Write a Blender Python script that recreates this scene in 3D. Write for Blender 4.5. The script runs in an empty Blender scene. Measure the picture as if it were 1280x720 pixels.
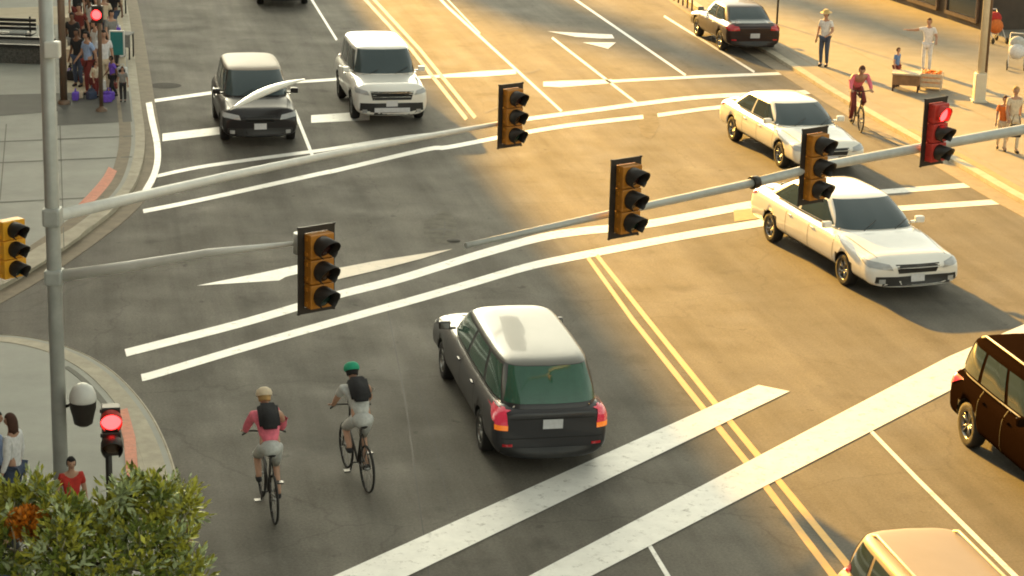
import bpy, bmesh, math, random
from mathutils import Vector, Matrix
from mathutils.bvhtree import BVHTree
random.seed(7)
R = math.radians
C = bpy.context.scene.collection
SC = bpy.context.scene
# ------------------------------------------------------------------ camera, sky, sun, exposure
F_PX = 2748.0; PITCH = math.atan(785/2748.0); ROLL = 0.027
CAM = Vector((0, 0, 12.0))
_F = Vector((0, math.cos(PITCH), -math.sin(PITCH))); _U = Vector((0, math.sin(PITCH), math.cos(PITCH))); _R = Vector((1, 0, 0))
UP = _U*math.cos(ROLL) - _R*math.sin(ROLL); RT = _R*math.cos(ROLL) + _U*math.sin(ROLL)
cd = bpy.data.cameras.new('camera'); cam = bpy.data.objects.new('camera', cd); C.objects.link(cam)
cd.sensor_width = 36; cd.lens = F_PX/1280*36; cd.clip_end = 3000; cd.clip_start = 0.5
cam.matrix_world = Matrix.Translation(CAM) @ Matrix((RT, UP, -_F)).transposed().to_4x4()
SC.camera = cam
SUN_EL = 17.0; SD = Vector((0.41, -0.912, 0)).normalized()          # SD: the way shadows fall on the ground
w = bpy.data.worlds.new("World"); SC.world = w; w.use_nodes = True
nt = w.node_tree; bg = nt.nodes['Background']
sky = nt.nodes.new('ShaderNodeTexSky'); sky.sky_type = 'NISHITA'; sky.sun_disc = False
sky.sun_elevation = R(SUN_EL); sky.sun_rotation = math.atan2(-SD.x, -SD.y); sky.dust_density = 3.0; sky.air_density = 1.0
hs = nt.nodes.new('ShaderNodeHueSaturation'); hs.inputs['Saturation'].default_value = 0.3
mx = nt.nodes.new('ShaderNodeMix'); mx.data_type = 'RGBA'; mx.blend_type = 'MULTIPLY'; mx.inputs[0].default_value = 1
mx.inputs[7].default_value = (1.0, 0.975, 0.76, 1)
nt.links.new(sky.outputs[0], hs.inputs['Color']); nt.links.new(hs.outputs[0], mx.inputs[6]); nt.links.new(mx.outputs[2], bg.inputs[0])
bg.inputs[1].default_value = 0.080
sl = bpy.data.lights.new('sun', 'SUN'); sl.energy = 4.6; sl.angle = R(1.0); sl.color = (1.0, 0.51, 0.07)
so = bpy.data.objects.new('sun', sl); C.objects.link(so)
ldir = Vector((SD.x*math.cos(R(SUN_EL)), SD.y*math.cos(R(SUN_EL)), -math.sin(R(SUN_EL))))
so.rotation_euler = ldir.to_track_quat('-Z', 'Y').to_euler(); so.location = (-20, 60, 40)
SC.view_settings.view_transform = 'Standard'; SC.view_settings.look = 'None'
SC.view_settings.exposure = 2.3; SC.view_settings.gamma = 1

def ray(px, py): return _F + RT*((px-640)/F_PX) + UP*((360-py)/F_PX)
def P(px, py, z=0.0):
    d = ray(px, py); return CAM + d*((z-CAM.z)/d.z)
def AT(px, py, depth): return CAM + ray(px, py)*depth
_v = ray(70, -440); ROAD = Vector((_v.x, _v.y, 0)).normalized()       # up the street, away from the camera
ROAD_A = math.atan2(ROAD.y, ROAD.x)

# ------------------------------------------------------------------ materials
M = {}
def mat(name, col, rough=0.6, metal=0.0, coat=0.0, var=0.12, scale=6.0, bump=0.0, bscale=60, spec=0.5, emis=None, estr=0, island=False, alpha=None):
    m = bpy.data.materials.new(name); m.use_nodes = True; n = m.node_tree; b = n.nodes['Principled BSDF']; L = n.links.new
    b.inputs['Roughness'].default_value = rough; b.inputs['Metallic'].default_value = metal
    b.inputs['Coat Weight'].default_value = coat; b.inputs['Coat Roughness'].default_value = 0.06
    b.inputs['Specular IOR Level'].default_value = spec
    tc = n.nodes.new('ShaderNodeTexCoord')
    no = n.nodes.new('ShaderNodeTexNoise'); no.inputs['Scale'].default_value = scale; no.inputs['Detail'].default_value = 6; no.inputs['Roughness'].default_value = .65
    L(tc.outputs['Object'], no.inputs['Vector'])
    r = n.nodes.new('ShaderNodeMapRange'); r.inputs[1].default_value = .3; r.inputs[2].default_value = .7
    r.inputs[3].default_value = 1-var; r.inputs[4].default_value = 1+var; L(no.outputs[0], r.inputs[0])
    v = n.nodes.new('ShaderNodeVectorMath'); v.operation = 'SCALE'; v.inputs[0].default_value = col
    if island:
        g = n.nodes.new('ShaderNodeNewGeometry'); r2 = n.nodes.new('ShaderNodeMapRange'); r2.inputs[3].default_value = .55; r2.inputs[4].default_value = 1.6
        L(g.outputs['Random Per Island'], r2.inputs[0]); mm = n.nodes.new('ShaderNodeMath'); mm.operation = 'MULTIPLY'
        L(r.outputs[0], mm.inputs[0]); L(r2.outputs[0], mm.inputs[1]); L(mm.outputs[0], v.inputs['Scale'])
    else: L(r.outputs[0], v.inputs['Scale'])
    L(v.outputs[0], b.inputs['Base Color'])
    if bump:
        n2 = n.nodes.new('ShaderNodeTexNoise'); n2.inputs['Scale'].default_value = bscale; n2.inputs['Detail'].default_value = 4; L(tc.outputs['Object'], n2.inputs['Vector'])
        bp = n.nodes.new('ShaderNodeBump'); bp.inputs['Strength'].default_value = bump; bp.inputs['Distance'].default_value = .02
        L(n2.outputs[0], bp.inputs['Height']); L(bp.outputs[0], b.inputs['Normal'])
    if emis: b.inputs['Emission Color'].default_value = (*emis, 1); b.inputs['Emission Strength'].default_value = estr
    M[name] = m; return m

def asphalt():
    m = bpy.data.materials.new('asphalt'); m.use_nodes = True; n = m.node_tree; b = n.nodes['Principled BSDF']; L = n.links.new
    tc = n.nodes.new('ShaderNodeTexCoord')
    def noise(scale, det, vec=None, rough=.6):
        x = n.nodes.new('ShaderNodeTexNoise'); x.inputs['Scale'].default_value = scale; x.inputs['Detail'].default_value = det; x.inputs['Roughness'].default_value = rough
        L(vec or tc.outputs['Object'], x.inputs['Vector']); return x.outputs[0]
    def rng(s, a, bb, c, d):
        x = n.nodes.new('ShaderNodeMapRange'); x.inputs[1].default_value = a; x.inputs[2].default_value = bb; x.inputs[3].default_value = c; x.inputs[4].default_value = d; L(s, x.inputs[0]); return x.outputs[0]
    def mul(a, bb):
        x = n.nodes.new('ShaderNodeMath'); x.operation = 'MULTIPLY'; L(a, x.inputs[0]); L(bb, x.inputs[1]); return x.outputs[0]
    mp0 = n.nodes.new('ShaderNodeMapping'); mp0.inputs['Rotation'].default_value = (0, 0, math.pi/2-ROAD_A)
    L(tc.outputs['Object'], mp0.inputs['Vector'])
    mp = n.nodes.new('ShaderNodeMapping'); mp.inputs['Scale'].default_value = (.9, .05, 1); L(mp0.outputs[0], mp.inputs['Vector'])
    big = rng(noise(.16, 5), .3, .7, .82, 1.18); mid = rng(noise(1.1, 6, None, .7), .3, .7, .88, 1.12)
    streak = rng(noise(1.3, 5, mp.outputs[0]), .36, .64, .74, 1.16); fine = rng(noise(22, 4, None, .9), .35, .65, .74, 1.24)
    stain = mul(rng(noise(.75, 7, None, .55), .60, .72, 1.0, .68), rng(noise(3.1, 3, None, .5), .68, .74, 1.0, .62))
    vo = n.nodes.new('ShaderNodeTexVoronoi'); vo.feature = 'DISTANCE_TO_EDGE'; vo.inputs['Scale'].default_value = .16
    wr = n.nodes.new('ShaderNodeTexNoise'); wr.inputs['Scale'].default_value = .9; wr.inputs['Detail'].default_value = 6; L(tc.outputs['Object'], wr.inputs['Vector'])
    va = n.nodes.new('ShaderNodeVectorMath'); va.operation = 'MULTIPLY_ADD'; L(wr.outputs['Color'], va.inputs[0]); va.inputs[1].default_value = (1.3, 1.3, 0); L(tc.outputs['Object'], va.inputs[2])
    L(va.outputs[0], vo.inputs['Vector'])
    crack = rng(vo.outputs['Distance'], 0.0, .005, .80, 1.0)
    f = mul(mul(mul(big, mid), mul(streak, fine)), mul(stain, crack))
    v = n.nodes.new('ShaderNodeVectorMath'); v.operation = 'SCALE'; v.inputs[0].default_value = (.108, .100, .084); L(f, v.inputs['Scale'])
    L(v.outputs[0], b.inputs['Base Color'])
    L(rng(noise(.8, 4), .3, .7, .72, .9), b.inputs['Roughness']); b.inputs['Specular IOR Level'].default_value = .22
    bp = n.nodes.new('ShaderNodeBump'); bp.inputs['Strength'].default_value = .5; bp.inputs['Distance'].default_value = .01
    L(noise(45, 4, None, .8), bp.inputs['Height']); L(bp.outputs[0], b.inputs['Normal'])
    M['asphalt'] = m
asphalt()
def paintmat(name, col, wear):
    m = mat(name, col, .5, var=.10, scale=3, bump=.3, bscale=50)
    n = m.node_tree; b = n.nodes['Principled BSDF']; L = n.links.new
    src = b.inputs['Base Color'].links[0].from_socket
    tc = n.nodes.new('ShaderNodeTexCoord'); no = n.nodes.new('ShaderNodeTexNoise'); no.inputs['Scale'].default_value = 5; no.inputs['Detail'].default_value = 9; no.inputs['Roughness'].default_value = .8
    L(tc.outputs['Object'], no.inputs['Vector'])
    r = n.nodes.new('ShaderNodeMapRange'); r.inputs[1].default_value = wear; r.inputs[2].default_value = wear+.13; L(no.outputs[0], r.inputs[0])
    x = n.nodes.new('ShaderNodeMix'); x.data_type = 'RGBA'; L(r.outputs[0], x.inputs[0]); L(src, x.inputs[6]); x.inputs[7].default_value = (.2, .19, .165, 1)
    L(x.outputs[2], b.inputs['Base Color'])
paintmat('white_paint', (.66, .66, .62), .55); paintmat('yellow_paint', (.62, .33, .025), .57); paintmat('tan_paint', (.44, .36, .26), .55)
mat('concrete', (.31, .315, .28), .85, var=.12, scale=.9, bump=.3); mat('band_dark', (.10, .10, .088), .85, var=.12, scale=2)
mat('concrete_warm', (.205, .185, .145), .85, var=.15, scale=1.2, bump=.3); mat('kerb', (.38, .345, .265), .85, var=.2, scale=3, bump=.3)
mat('gutter', (.20, .165, .115), .85, var=.2, scale=3); mat('tactile', (.52, .16, .085), .7, var=.2, scale=8, bump=.6, bscale=25)
mat('cream_paving', (.44, .38, .27), .85, var=.12, scale=1.4); mat('joint', (.13, .13, .11), .9)
mat('patch_light', (.112, .104, .086), .9, spec=.2, var=.3, scale=3); mat('patch_yellow', (.26, .21, .09), .75, var=.2, scale=5); mat('patch_dark', (.055, .05, .045), .7, var=.2, scale=4)
mat('iron', (.05, .046, .04), .85, spec=.15, var=.2, scale=12, bump=.4, bscale=30)
mat('galvanised', (.42, .44, .42), .5, metal=.25, var=.13, scale=4, bump=.1, bscale=20); mat('pale_metal', (.66, .66, .62), .55, metal=.1, var=.08, scale=4)
mat('brown_metal', (.16, .11, .075), .5, metal=.3); mat('dark_metal', (.03, .027, .024), .45, metal=.4); mat('cream_metal', (.62, .56, .42), .5, var=.08)
mat('signal_yellow', (.40, .155, .012), .5, var=.2, scale=7, bump=.1); mat('signal_yellow_bright', (.80, .38, .02), .5, var=.12); mat('signal_black', (.018, .014, .011), .5, var=.3, scale=8); mat('signal_red_glow', (.42, .03, .02), .5, var=.2)  # red of lit visors and housing is lens glow put into the colour
mat('lens_dark', (.035, .012, .01), .25); mat('lens_amber_off', (.05, .025, .01), .25); mat('lens_green_off', (.01, .025, .018), .25)
mat('lens_red', (.8, .02, .02), .3, emis=(1, .02, .02), estr=3.0)
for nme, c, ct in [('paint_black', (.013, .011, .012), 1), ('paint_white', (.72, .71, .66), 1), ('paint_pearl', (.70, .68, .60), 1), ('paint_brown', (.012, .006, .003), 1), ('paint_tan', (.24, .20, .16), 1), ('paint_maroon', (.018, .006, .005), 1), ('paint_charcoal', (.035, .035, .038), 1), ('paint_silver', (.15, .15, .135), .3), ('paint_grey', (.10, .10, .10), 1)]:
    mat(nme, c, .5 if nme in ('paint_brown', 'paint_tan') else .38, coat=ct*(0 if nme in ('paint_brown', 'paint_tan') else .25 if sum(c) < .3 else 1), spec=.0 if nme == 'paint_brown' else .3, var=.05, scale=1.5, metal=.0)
mat('glass', (.035, .055, .06), .06, spec=.8, var=.02); mat('glass_green', (.03, .10, .065), .08, spec=.8, var=.1); mat('trim_black', (.016, .016, .016), .5); mat('seam', (.01, .01, .01), .7)
mat('rubber', (.017, .016, .015), .8, bump=.3); mat('rim', (.30, .30, .29), .3, metal=.9); mat('rim_dark', (.06, .06, .06), .35, metal=.8); mat('chrome', (.62, .62, .60), .12, metal=1.0, var=.03)
mat('headlamp', (.34, .35, .35), .12, coat=1); mat('taillamp', (.45, .012, .02), .15, coat=1); mat('taillamp_pink', (.55, .03, .06), .15, coat=1, emis=(1, .05, .12), estr=.04); mat('turnlamp', (.85, .22, .03), .2, coat=1, emis=(1, .22, .02), estr=.08)
mat('plate', (.55, .56, .58), .4, var=.1, scale=20)
mat('skin', (.42, .24, .16), .6); mat('skin_dark', (.17, .09, .055), .6)
for nme, c in [('cloth_white', (.66, .66, .66)), ('cloth_pink', (.72, .16, .22)), ('cloth_red', (.45, .03, .02)), ('cloth_blue', (.10, .20, .42)), ('cloth_lightblue', (.30, .40, .62)), ('cloth_black', (.018, .018, .02)), ('cloth_grey', (.22, .22, .21)), ('cloth_lightgrey', (.45, .46, .44)), ('cloth_green', (.02, .30, .17)), ('cloth_maroon', (.17, .03, .025)), ('cloth_purple', (.16, .08, .55)), ('cloth_cream', (.60, .50, .36)), ('cloth_orange', (.62, .16, .03)), ('cloth_denim', (.05, .07, .12)), ('hair_black', (.012, .01, .01)), ('hair_brown', (.07, .03, .018)), ('hair_blond', (.42, .26, .10)), ('straw', (.55, .40, .18))]:
    mat(nme, c, .85, var=.2, scale=14, bump=.2, bscale=30)
mat('teal', (.015, .17, .17), .5); mat('leaf', (.13, .17, .028), .55, island=True, var=.2, scale=2); mat('leaf_yellow', (.33, .33, .04), .55, island=True); mat('leaf_highlight', (.36, .42, .22), .5, island=True)  # palest leaf colour paints highlights into the foliage
mat('leaf_orange', (.50, .17, .01), .6, island=True); mat('leaf_dry', (.24, .15, .08), .7, island=True); mat('twig', (.34, .33, .22), .8); mat('bark', (.09, .065, .045), .9, bump=.6, bscale=18)
mat('brick', (.26, .13, .09), .85, scale=1.5, var=.2, bump=.3); mat('stucco', (.36, .31, .24), .85, scale=.6, var=.12); mat('shopfront', (.06, .042, .028), .6, var=.3, scale=1.5)
mat('wood', (.24, .13, .06), .7, var=.25, scale=5); mat('fruit', (.70, .22, .03), .5, island=True); mat('gravel', (.09, .088, .08), .95, var=.6, scale=18, bump=1, bscale=30)
for mm_ in M.values(): pass

# ------------------------------------------------------------------ object helpers
def tag(o, label, cat, group=None):
    o['label'] = label; o['category'] = cat
    if group: o['group'] = group
    return o
def thing(name, label, cat, loc=(0, 0, 0), rz=0, group=None):
    o = bpy.data.objects.new(name, None); C.objects.link(o); o.location = loc; o.rotation_euler = (0, 0, rz); o.empty_display_size = .2
    return tag(o, label, cat, group)
def obj(name, bm, m, parent=None, smooth=False, label=None):
    me = bpy.data.meshes.new(name)
    if isinstance(bm, bpy.types.Mesh): me = bm; me.name = name
    else: bm.to_mesh(me); bm.free()
    ms = m if isinstance(m, (list, tuple)) else [m]
    for q in ms: me.materials.append(M[q])
    o = bpy.data.objects.new(name, me); C.objects.link(o)
    if parent: o.parent = parent
    if smooth: me.shade_smooth()
    if label: o['label'] = label
    return o
def struct(name, bm, m, smooth=False):
    o = obj(name, bm, m, None, smooth); o['kind'] = 'structure'; return o
def dup(root, label=None, group=None, loc=None, rz=None):
    r = root.copy(); C.objects.link(r)
    if loc is not None: r.location = loc
    if rz is not None: r.rotation_euler = (0, 0, rz)
    if label: r['label'] = label
    if group: r['group'] = group
    for ch in list(root.children):
        c = ch.copy(); C.objects.link(c); c.parent = r
        for g in ch.children:
            d = g.copy(); C.objects.link(d); d.parent = c
    return r
def box(bm, cx, cy, cz, sx, sy, sz, rz=0, bev=0.0):
    b2 = bmesh.new(); bmesh.ops.create_cube(b2, size=1)
    bmesh.ops.scale(b2, vec=(sx, sy, sz), verts=b2.verts)
    if bev: bmesh.ops.bevel(b2, geom=b2.edges[:], offset=bev, segments=2, affect='EDGES', profile=.6)
    bmesh.ops.transform(b2, matrix=Matrix.Translation((cx, cy, cz)) @ Matrix.Rotation(rz, 4, 'Z'), verts=b2.verts)
    join(bm, b2); return bm
def join(bm, b2):
    t = bpy.data.meshes.new('t'); b2.to_mesh(t); b2.free(); bm.from_mesh(t); bpy.data.meshes.remove(t)
def tube(bm, pts, rad, seg=10, cap=True):
    pts = [Vector(p) for p in pts]
    if not isinstance(rad, (list, tuple)): rad = [rad]*len(pts)
    rings = []; prev = None
    for i, p in enumerate(pts):
        t = (pts[min(i+1, len(pts)-1)] - pts[max(i-1, 0)]).normalized()
        a = prev if prev is not None else (Vector((0, 0, 1)) if abs(t.z) < .9 else Vector((1, 0, 0)))
        a = (a - t*a.dot(t)).normalized(); prev = a; b = t.cross(a)
        rings.append([bm.verts.new(p + (a*math.cos(2*math.pi*k/seg) + b*math.sin(2*math.pi*k/seg))*rad[i]) for k in range(seg)])
    for i in range(len(rings)-1):
        for k in range(seg):
            f = bm.faces.new((rings[i][k], rings[i][(k+1) % seg], rings[i+1][(k+1) % seg], rings[i+1][k])); f.smooth = True
    if cap: bm.faces.new(rings[0][::-1]); bm.faces.new(rings[-1])
    return bm
def lathe(bm, prof, seg=24, mtx=None):
    rings = []
    for r, z in prof:
        rings.append([bm.verts.new((mtx or Matrix()) @ Vector((r*math.cos(2*math.pi*k/seg), r*math.sin(2*math.pi*k/seg), z))) for k in range(seg)])
    for i in range(len(rings)-1):
        for k in range(seg):
            f = bm.faces.new((rings[i][k], rings[i][(k+1) % seg], rings[i+1][(k+1) % seg], rings[i+1][k])); f.smooth = True
    return bm
def ball(bm, c, r, sx=1, sy=1, sz=1, sub=2):
    b2 = bmesh.new(); bmesh.ops.create_icosphere(b2, subdivisions=sub, radius=r)
    bmesh.ops.scale(b2, vec=(sx, sy, sz), verts=b2.verts); bmesh.ops.translate(b2, vec=c, verts=b2.verts)
    for f in b2.faces: f.smooth = True
    join(bm, b2)
def poly(pts, z=None):
    bm = bmesh.new(); bm.faces.new([bm.verts.new(p) for p in pts]); bmesh.ops.triangulate(bm, faces=bm.faces[:]); bmesh.ops.recalc_face_normals(bm, faces=bm.faces[:])
    if bm.faces[:] and sum(f.normal.z*f.calc_area() for f in bm.faces) < 0: bmesh.ops.reverse_faces(bm, faces=bm.faces[:])
    return bm
def slab(pts, z0, z1):
    bm = bmesh.new(); n = len(pts)
    lo = [bm.verts.new((p.x, p.y, z0)) for p in pts]; hi = [bm.verts.new((p.x, p.y, z1)) for p in pts]
    bm.faces.new(hi); bm.faces.new(lo[::-1])
    for i in range(n): bm.faces.new((lo[i], lo[(i+1) % n], hi[(i+1) % n], hi[i]))
    bmesh.ops.recalc_face_normals(bm, faces=bm.faces[:]); return bm
def strip_px(pts, w, z=.008, vert=True):
    """pixel polyline of a painted line, turned into points of the ground; w = thickness in pixels (number or list)"""
    if not isinstance(w, (list, tuple)): w = [w]*len(pts)
    a = []; b = []
    for i, (x, y) in enumerate(pts):
        x0, y0 = pts[max(i-1, 0)]; x1, y1 = pts[min(i+1, len(pts)-1)]
        dx, dy = x1-x0, y1-y0; l = math.hypot(dx, dy); nx, ny = -dy/l, dx/l
        a.append(P(x+nx*w[i]/2, y+ny*w[i]/2, z)); b.append(P(x-nx*w[i]/2, y-ny*w[i]/2, z))
    bm = bmesh.new(); va = [bm.verts.new(p) for p in a]; vb = [bm.verts.new(p) for p in b]
    for i in range(len(pts)-1): bm.faces.new((va[i], va[i+1], vb[i+1], vb[i]))
    bmesh.ops.recalc_face_normals(bm, faces=bm.faces[:])
    if bm.faces[:][0].normal.z < 0: bmesh.ops.reverse_faces(bm, faces=bm.faces[:])
    return bm
def smooth_px(pts, n=4):
    out = []
    for i in range(len(pts)-1):
        p0 = pts[max(i-1, 0)]; p1 = pts[i]; p2 = pts[i+1]; p3 = pts[min(i+2, len(pts)-1)]
        for k in range(n):
            t = k/n
            out.append(tuple(.5*((2*p1[j]) + (-p0[j]+p2[j])*t + (2*p0[j]-5*p1[j]+4*p2[j]-p3[j])*t*t + (-p0[j]+3*p1[j]-3*p2[j]+p3[j])*t**3) for j in range(2)))
    out.append(pts[-1]); return out

# ------------------------------------------------------------------ ground and road
g = bmesh.new(); bmesh.ops.create_grid(g, x_segments=2, y_segments=2, size=1500); bmesh.ops.translate(g, vec=(0, 0, -.02), verts=g.verts)
struct('ground', g, 'concrete')
struct('road', poly([Vector((-120, 8, 0)), Vector((120, 8, 0)), Vector((120, 400, 0)), Vector((-120, 400, 0))]), 'asphalt')
KZ = .13
# far-left pavement
lk = smooth_px([(118, -160), (133, -80), (150, 0), (158, 60), (166, 130), (170, 165), (168, 195), (157, 228), (134, 256), (104, 280), (70, 304), (30, 330), (-30, 364), (-160, 430)])
left_pts = [P(x, y, KZ) for x, y in lk]
struct('pavement', slab(left_pts + [Vector((-60, left_pts[-1].y, 0)), Vector((-60, left_pts[0].y, 0))], -.01, KZ), 'concrete')
def kerb_along(pts_px, w_in, w_out, name, m, z0, z1):
    """ribbon beside the kerb line: offsets in metres to the road side"""
    pts = [P(x, y, KZ) for x, y in pts_px]; A = []; B = []
    for i, p in enumerate(pts):
        t = (pts[min(i+1, len(pts)-1)] - pts[max(i-1, 0)]); t.z = 0; t.normalize(); nrm = Vector((-t.y, t.x, 0))
        A.append(p+nrm*w_in); B.append(p+nrm*w_out)
    bm = bmesh.new(); q = []
    for a, b in zip(A, B): q.append([bm.verts.new((a.x, a.y, z0)), bm.verts.new((a.x, a.y, z1)), bm.verts.new((b.x, b.y, z1-.012)), bm.verts.new((b.x, b.y, z0))])
    for i in range(len(q)-1):
        for k in range(3): bm.faces.new((q[i][k], q[i+1][k], q[i+1][k+1], q[i][k+1]))
    bmesh.ops.recalc_face_normals(bm, faces=bm.faces[:])
    return struct(name, bm, m)
kerb_along(lk, -.02, .22, 'kerb', 'kerb', -.01, KZ+.005)
kerb_along(lk, .22, .62, 'gutter', 'gutter', -.01, .022)
kerb_along(lk, -.42, -.02, 'kerb_strip', 'gutter', KZ-.02, KZ+.009)
struct('pavement_band', poly([P(-60, 12, KZ+.004), P(151, 5, KZ+.004), P(154, 27, KZ+.004), P(-60, 36, KZ+.004)]), 'cream_paving')
struct('paving_field', poly([P(78, 31, KZ+.004), P(154, 27, KZ+.004), P(160, 112, KZ+.004), P(80, 116, KZ+.004)]), 'cream_paving')
struct('pavement_band', poly([P(-60, 120, KZ+.006), P(161, 114, KZ+.006), P(165, 152, KZ+.006), P(72, 157, KZ+.006), P(72, 139, KZ+.006), P(-60, 150, KZ+.006)]), 'band_dark')  # darker band laid over the far-left pavement
for a, b in [((0, 250), (8, 155)), ((-40, 205), (165, 196)), ((-40, 255), (130, 246)), ((75, 157), (80, 310)), ((-20, 178), (166, 170))]:
    struct('paving_joint', strip_px([a, b], 1.2, KZ+.006), 'joint')
struct('kerb_ramp', strip_px([(127, 262), (95, 290), (50, 318), (0, 345)], [5, 14, 20, 22], KZ+.004), 'kerb')
tag(obj('tactile_strip', strip_px(smooth_px([(141, 211), (134, 224), (121, 240), (100, 262)]), 12, KZ+.012), 'tactile'), 'orange red tactile strip curving across the grey pavement near the kerb', 'tactile strip')
# near-left corner
ik = smooth_px([(-200, 425), (-90, 420), (0, 419), (45, 424), (90, 437), (130, 458), (163, 488), (190, 525), (210, 570), (222, 620), (232, 690), (240, 780), (250, 900)])
ip = [P(x, y, KZ) for x, y in ik]
struct('pavement', slab(ip + [Vector((-40, ip[-1].y, 0)), Vector((-40, ip[0].y, 0))], -.01, KZ), 'concrete')
kerb_along(ik, -.40, .02, 'kerb', 'kerb', KZ-.02, KZ+.009)
kerb_along(ik, .02, .05, 'kerb_face', 'kerb', -.01, KZ+.006)
kerb_along([(x, y) for x, y in ik if x > 120 and y < 700], -.62, -.45, 'kerb_joint', 'joint', KZ-.02, KZ+.0075)
struct('kerb_ramp', strip_px([(150, 515), (172, 552), (186, 600), (192, 650)], [14, 18, 20, 20], KZ+.004), 'kerb')
tag(obj('tactile_strip', strip_px([(152, 512), (162, 548), (166, 600)], 15, KZ+.016), 'tactile'), 'faded reddish tactile strip at the corner ramp behind the red signal', 'tactile strip')
M_t = M['tactile']
# right pavement
rk = smooth_px([(790, -70), (850, -12), (905, 25), (945, 51), (973, 67), (1010, 90), (1045, 112), (1090, 138), (1147, 170), (1210, 204), (1280, 244), (1360, 284), (1460, 322)])
rp = [P(x, y, KZ) for x, y in rk]
struct('pavement', slab(rp + [Vector((60, rp[-1].y, 0)), Vector((60, rp[0].y+40, 0)), Vector((rp[0].x, rp[0].y+40, 0))], -.01, KZ), 'concrete_warm')
kerb_along(rk, .02, -.22, 'kerb', 'kerb', -.01, KZ+.005)
kerb_along(rk, -.22, -.75, 'gutter', 'gutter', -.01, .022)
kerb_along(rk, .55, .40, 'paving_joint', 'gutter', KZ-.02, KZ+.006)
kerb_along([q for q in rk if q[0] > 1130], .05, .40, 'tactile_edge', 'patch_yellow', KZ-.02, KZ+.008)
for a, b in [((1060, 60), (1280, 170)), ((1100, 30), (1300, 130)), ((1000, 15), (1060, 60))]:
    struct('paving_joint', strip_px([a, b], .9, KZ+.005), 'gutter')

# ------------------------------------------------------------------ painted markings
W = 'white_paint'
def mk(name, pts, w, m=W, z=.006): return struct(name, strip_px(pts, w, z), m)
def quad(name, pts, m=W, z=.006): return struct(name, poly([P(x, y, z) for x, y in pts]), m)
mk('crosswalk_line', smooth_px([(157, 441), (200, 430), (298, 405), (377, 382), (416, 370), (495, 350), (560, 330), (606, 316), (675, 297), (726, 289), (767, 285), (815, 279), (864, 270), (932, 257), (975, 250)]), 9.5)
mk('crosswalk_line', smooth_px([(177, 472), (200, 466), (331, 427), (462, 390), (520, 374), (589, 354), (657, 334), (712, 322), (795, 306), (864, 293), (960, 277), (1010, 268)]), 9)
mk('crosswalk_line', [(1050, 244), (1227, 230)], 6); mk('crosswalk_line', [(1085, 263), (1265, 251)], 6.5)
mk('crosswalk_line', smooth_px([(196, 220), (260, 207), (400, 188), (420, 185), (509, 171), (560, 166), (627, 154), (657, 149), (754, 136), (799, 130), (880, 121), (986, 116), (1026, 114)]), [4]*24+[5]*25)
mk('crosswalk_line', smooth_px([(179, 264), (254, 249), (400, 217), (420, 213), (531, 187), (560, 184), (627, 171), (654, 166), (716, 156), (804, 146)]), 5)
mk('crosswalk_line', [(822, 144), (880, 136), (940, 130)], 4.5)
quad('stop_line', [(203, 167), (283, 157.5), (283, 167), (203, 176.5)]); quad('stop_line', [(389, 144), (462, 139), (462, 150), (389, 153.5)])
mk('edge_line', smooth_px([(186, 128), (190, 150), (196, 178), (197, 200), (192, 220), (181, 240)]), 8, z=.032)
mk('crosswalk_line', [(185, 127), (271, 115), (345, 104)], 4); mk('crosswalk_line', [(345, 104), (421, 99), (530, 96.5), (553, 95)], 3.5)
mk('stop_line', [(553, 95), (600, 92.5), (645, 89.5)], [4, 7, 6]); mk('stop_line', [(679, 105), (700, 105), (765, 101.5)], [6, 8, 5]); mk('crosswalk_line', [(765, 101.5), (880, 95.5), (982, 91.5)], 3.5)
mk('lane_line', [(368, 138), (392, 198)], 4, z=.010); mk('lane_line', [(370, -35), (390, 0), (421, 50)], 2.8)
mk('lane_line', [(530, -22), (560, 9), (702, 139)], 3.2); mk('lane_line', [(530, -30), (562, 2), (600, 42)], 1.8)
mk('lane_line', [(690, 47), (796, 129)], 3); mk('lane_line', [(690, -22), (720, 0), (857, 94)], 2.8)
mk('parking_line', [(830, 20), (867, 43), (943, 90)], 2.6); mk('edge_line', [(945, 63), (984, 91), (1044, 125)], 2.4)
for a in ([(420, -38), (457, 0), (515, 63), (583, 149)], [(432, -38), (468, 0), (525, 62), (594, 147)]): mk('centre_line', a, [3, 3.5, 4, 4.6], 'yellow_paint')
mk('centre_line', [(735, 322), (791, 400), (873, 503), (956, 606), (1042, 720), (1120, 830)], [4.5, 5.5, 7, 8, 9, 10], 'yellow_paint')
mk('centre_line', [(746, 319), (810, 400), (893, 503), (975, 603), (1071, 720), (1160, 830)], [4.5, 5.5, 7, 8, 9, 10], 'yellow_paint')
quad('stop_line', [(948, 481), (987, 489), (505, 722), (400, 773), (300, 773), (412, 722)], z=.011)
quad('crosswalk_line', [(1185, 446), (1290, 401), (1420, 343), (1420, 368), (1290, 427), (1195, 484), (735, 722), (640, 770), (562, 770), (657, 722)], z=.011)
mk('lane_line', [(1086, 536), (1146, 598), (1269, 720), (1340, 790)], [4.5, 5, 6, 6]); mk('lane_line', [(812, 682), (836, 722), (870, 775)], [5, 6, 7])
quad('lane_arrow', [(246, 357), (331, 340), (372, 331), (418, 327), (418, 335), (377, 341), (357, 346), (349, 350.5)])
quad('lane_arrow', [(400, 338), (418, 336), (470, 326), (528, 317), (566, 311), (528, 323), (470, 338), (418, 350), (400, 353)], 'tan_paint', .010)
quad('turn_arrow', [(684, 39), (720, 41), (765, 43), (768, 48), (750, 48), (720, 46)], z=.012); quad('turn_arrow', [(728, 53), (770, 53), (760, 61), (745, 57)], z=.012)
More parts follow.
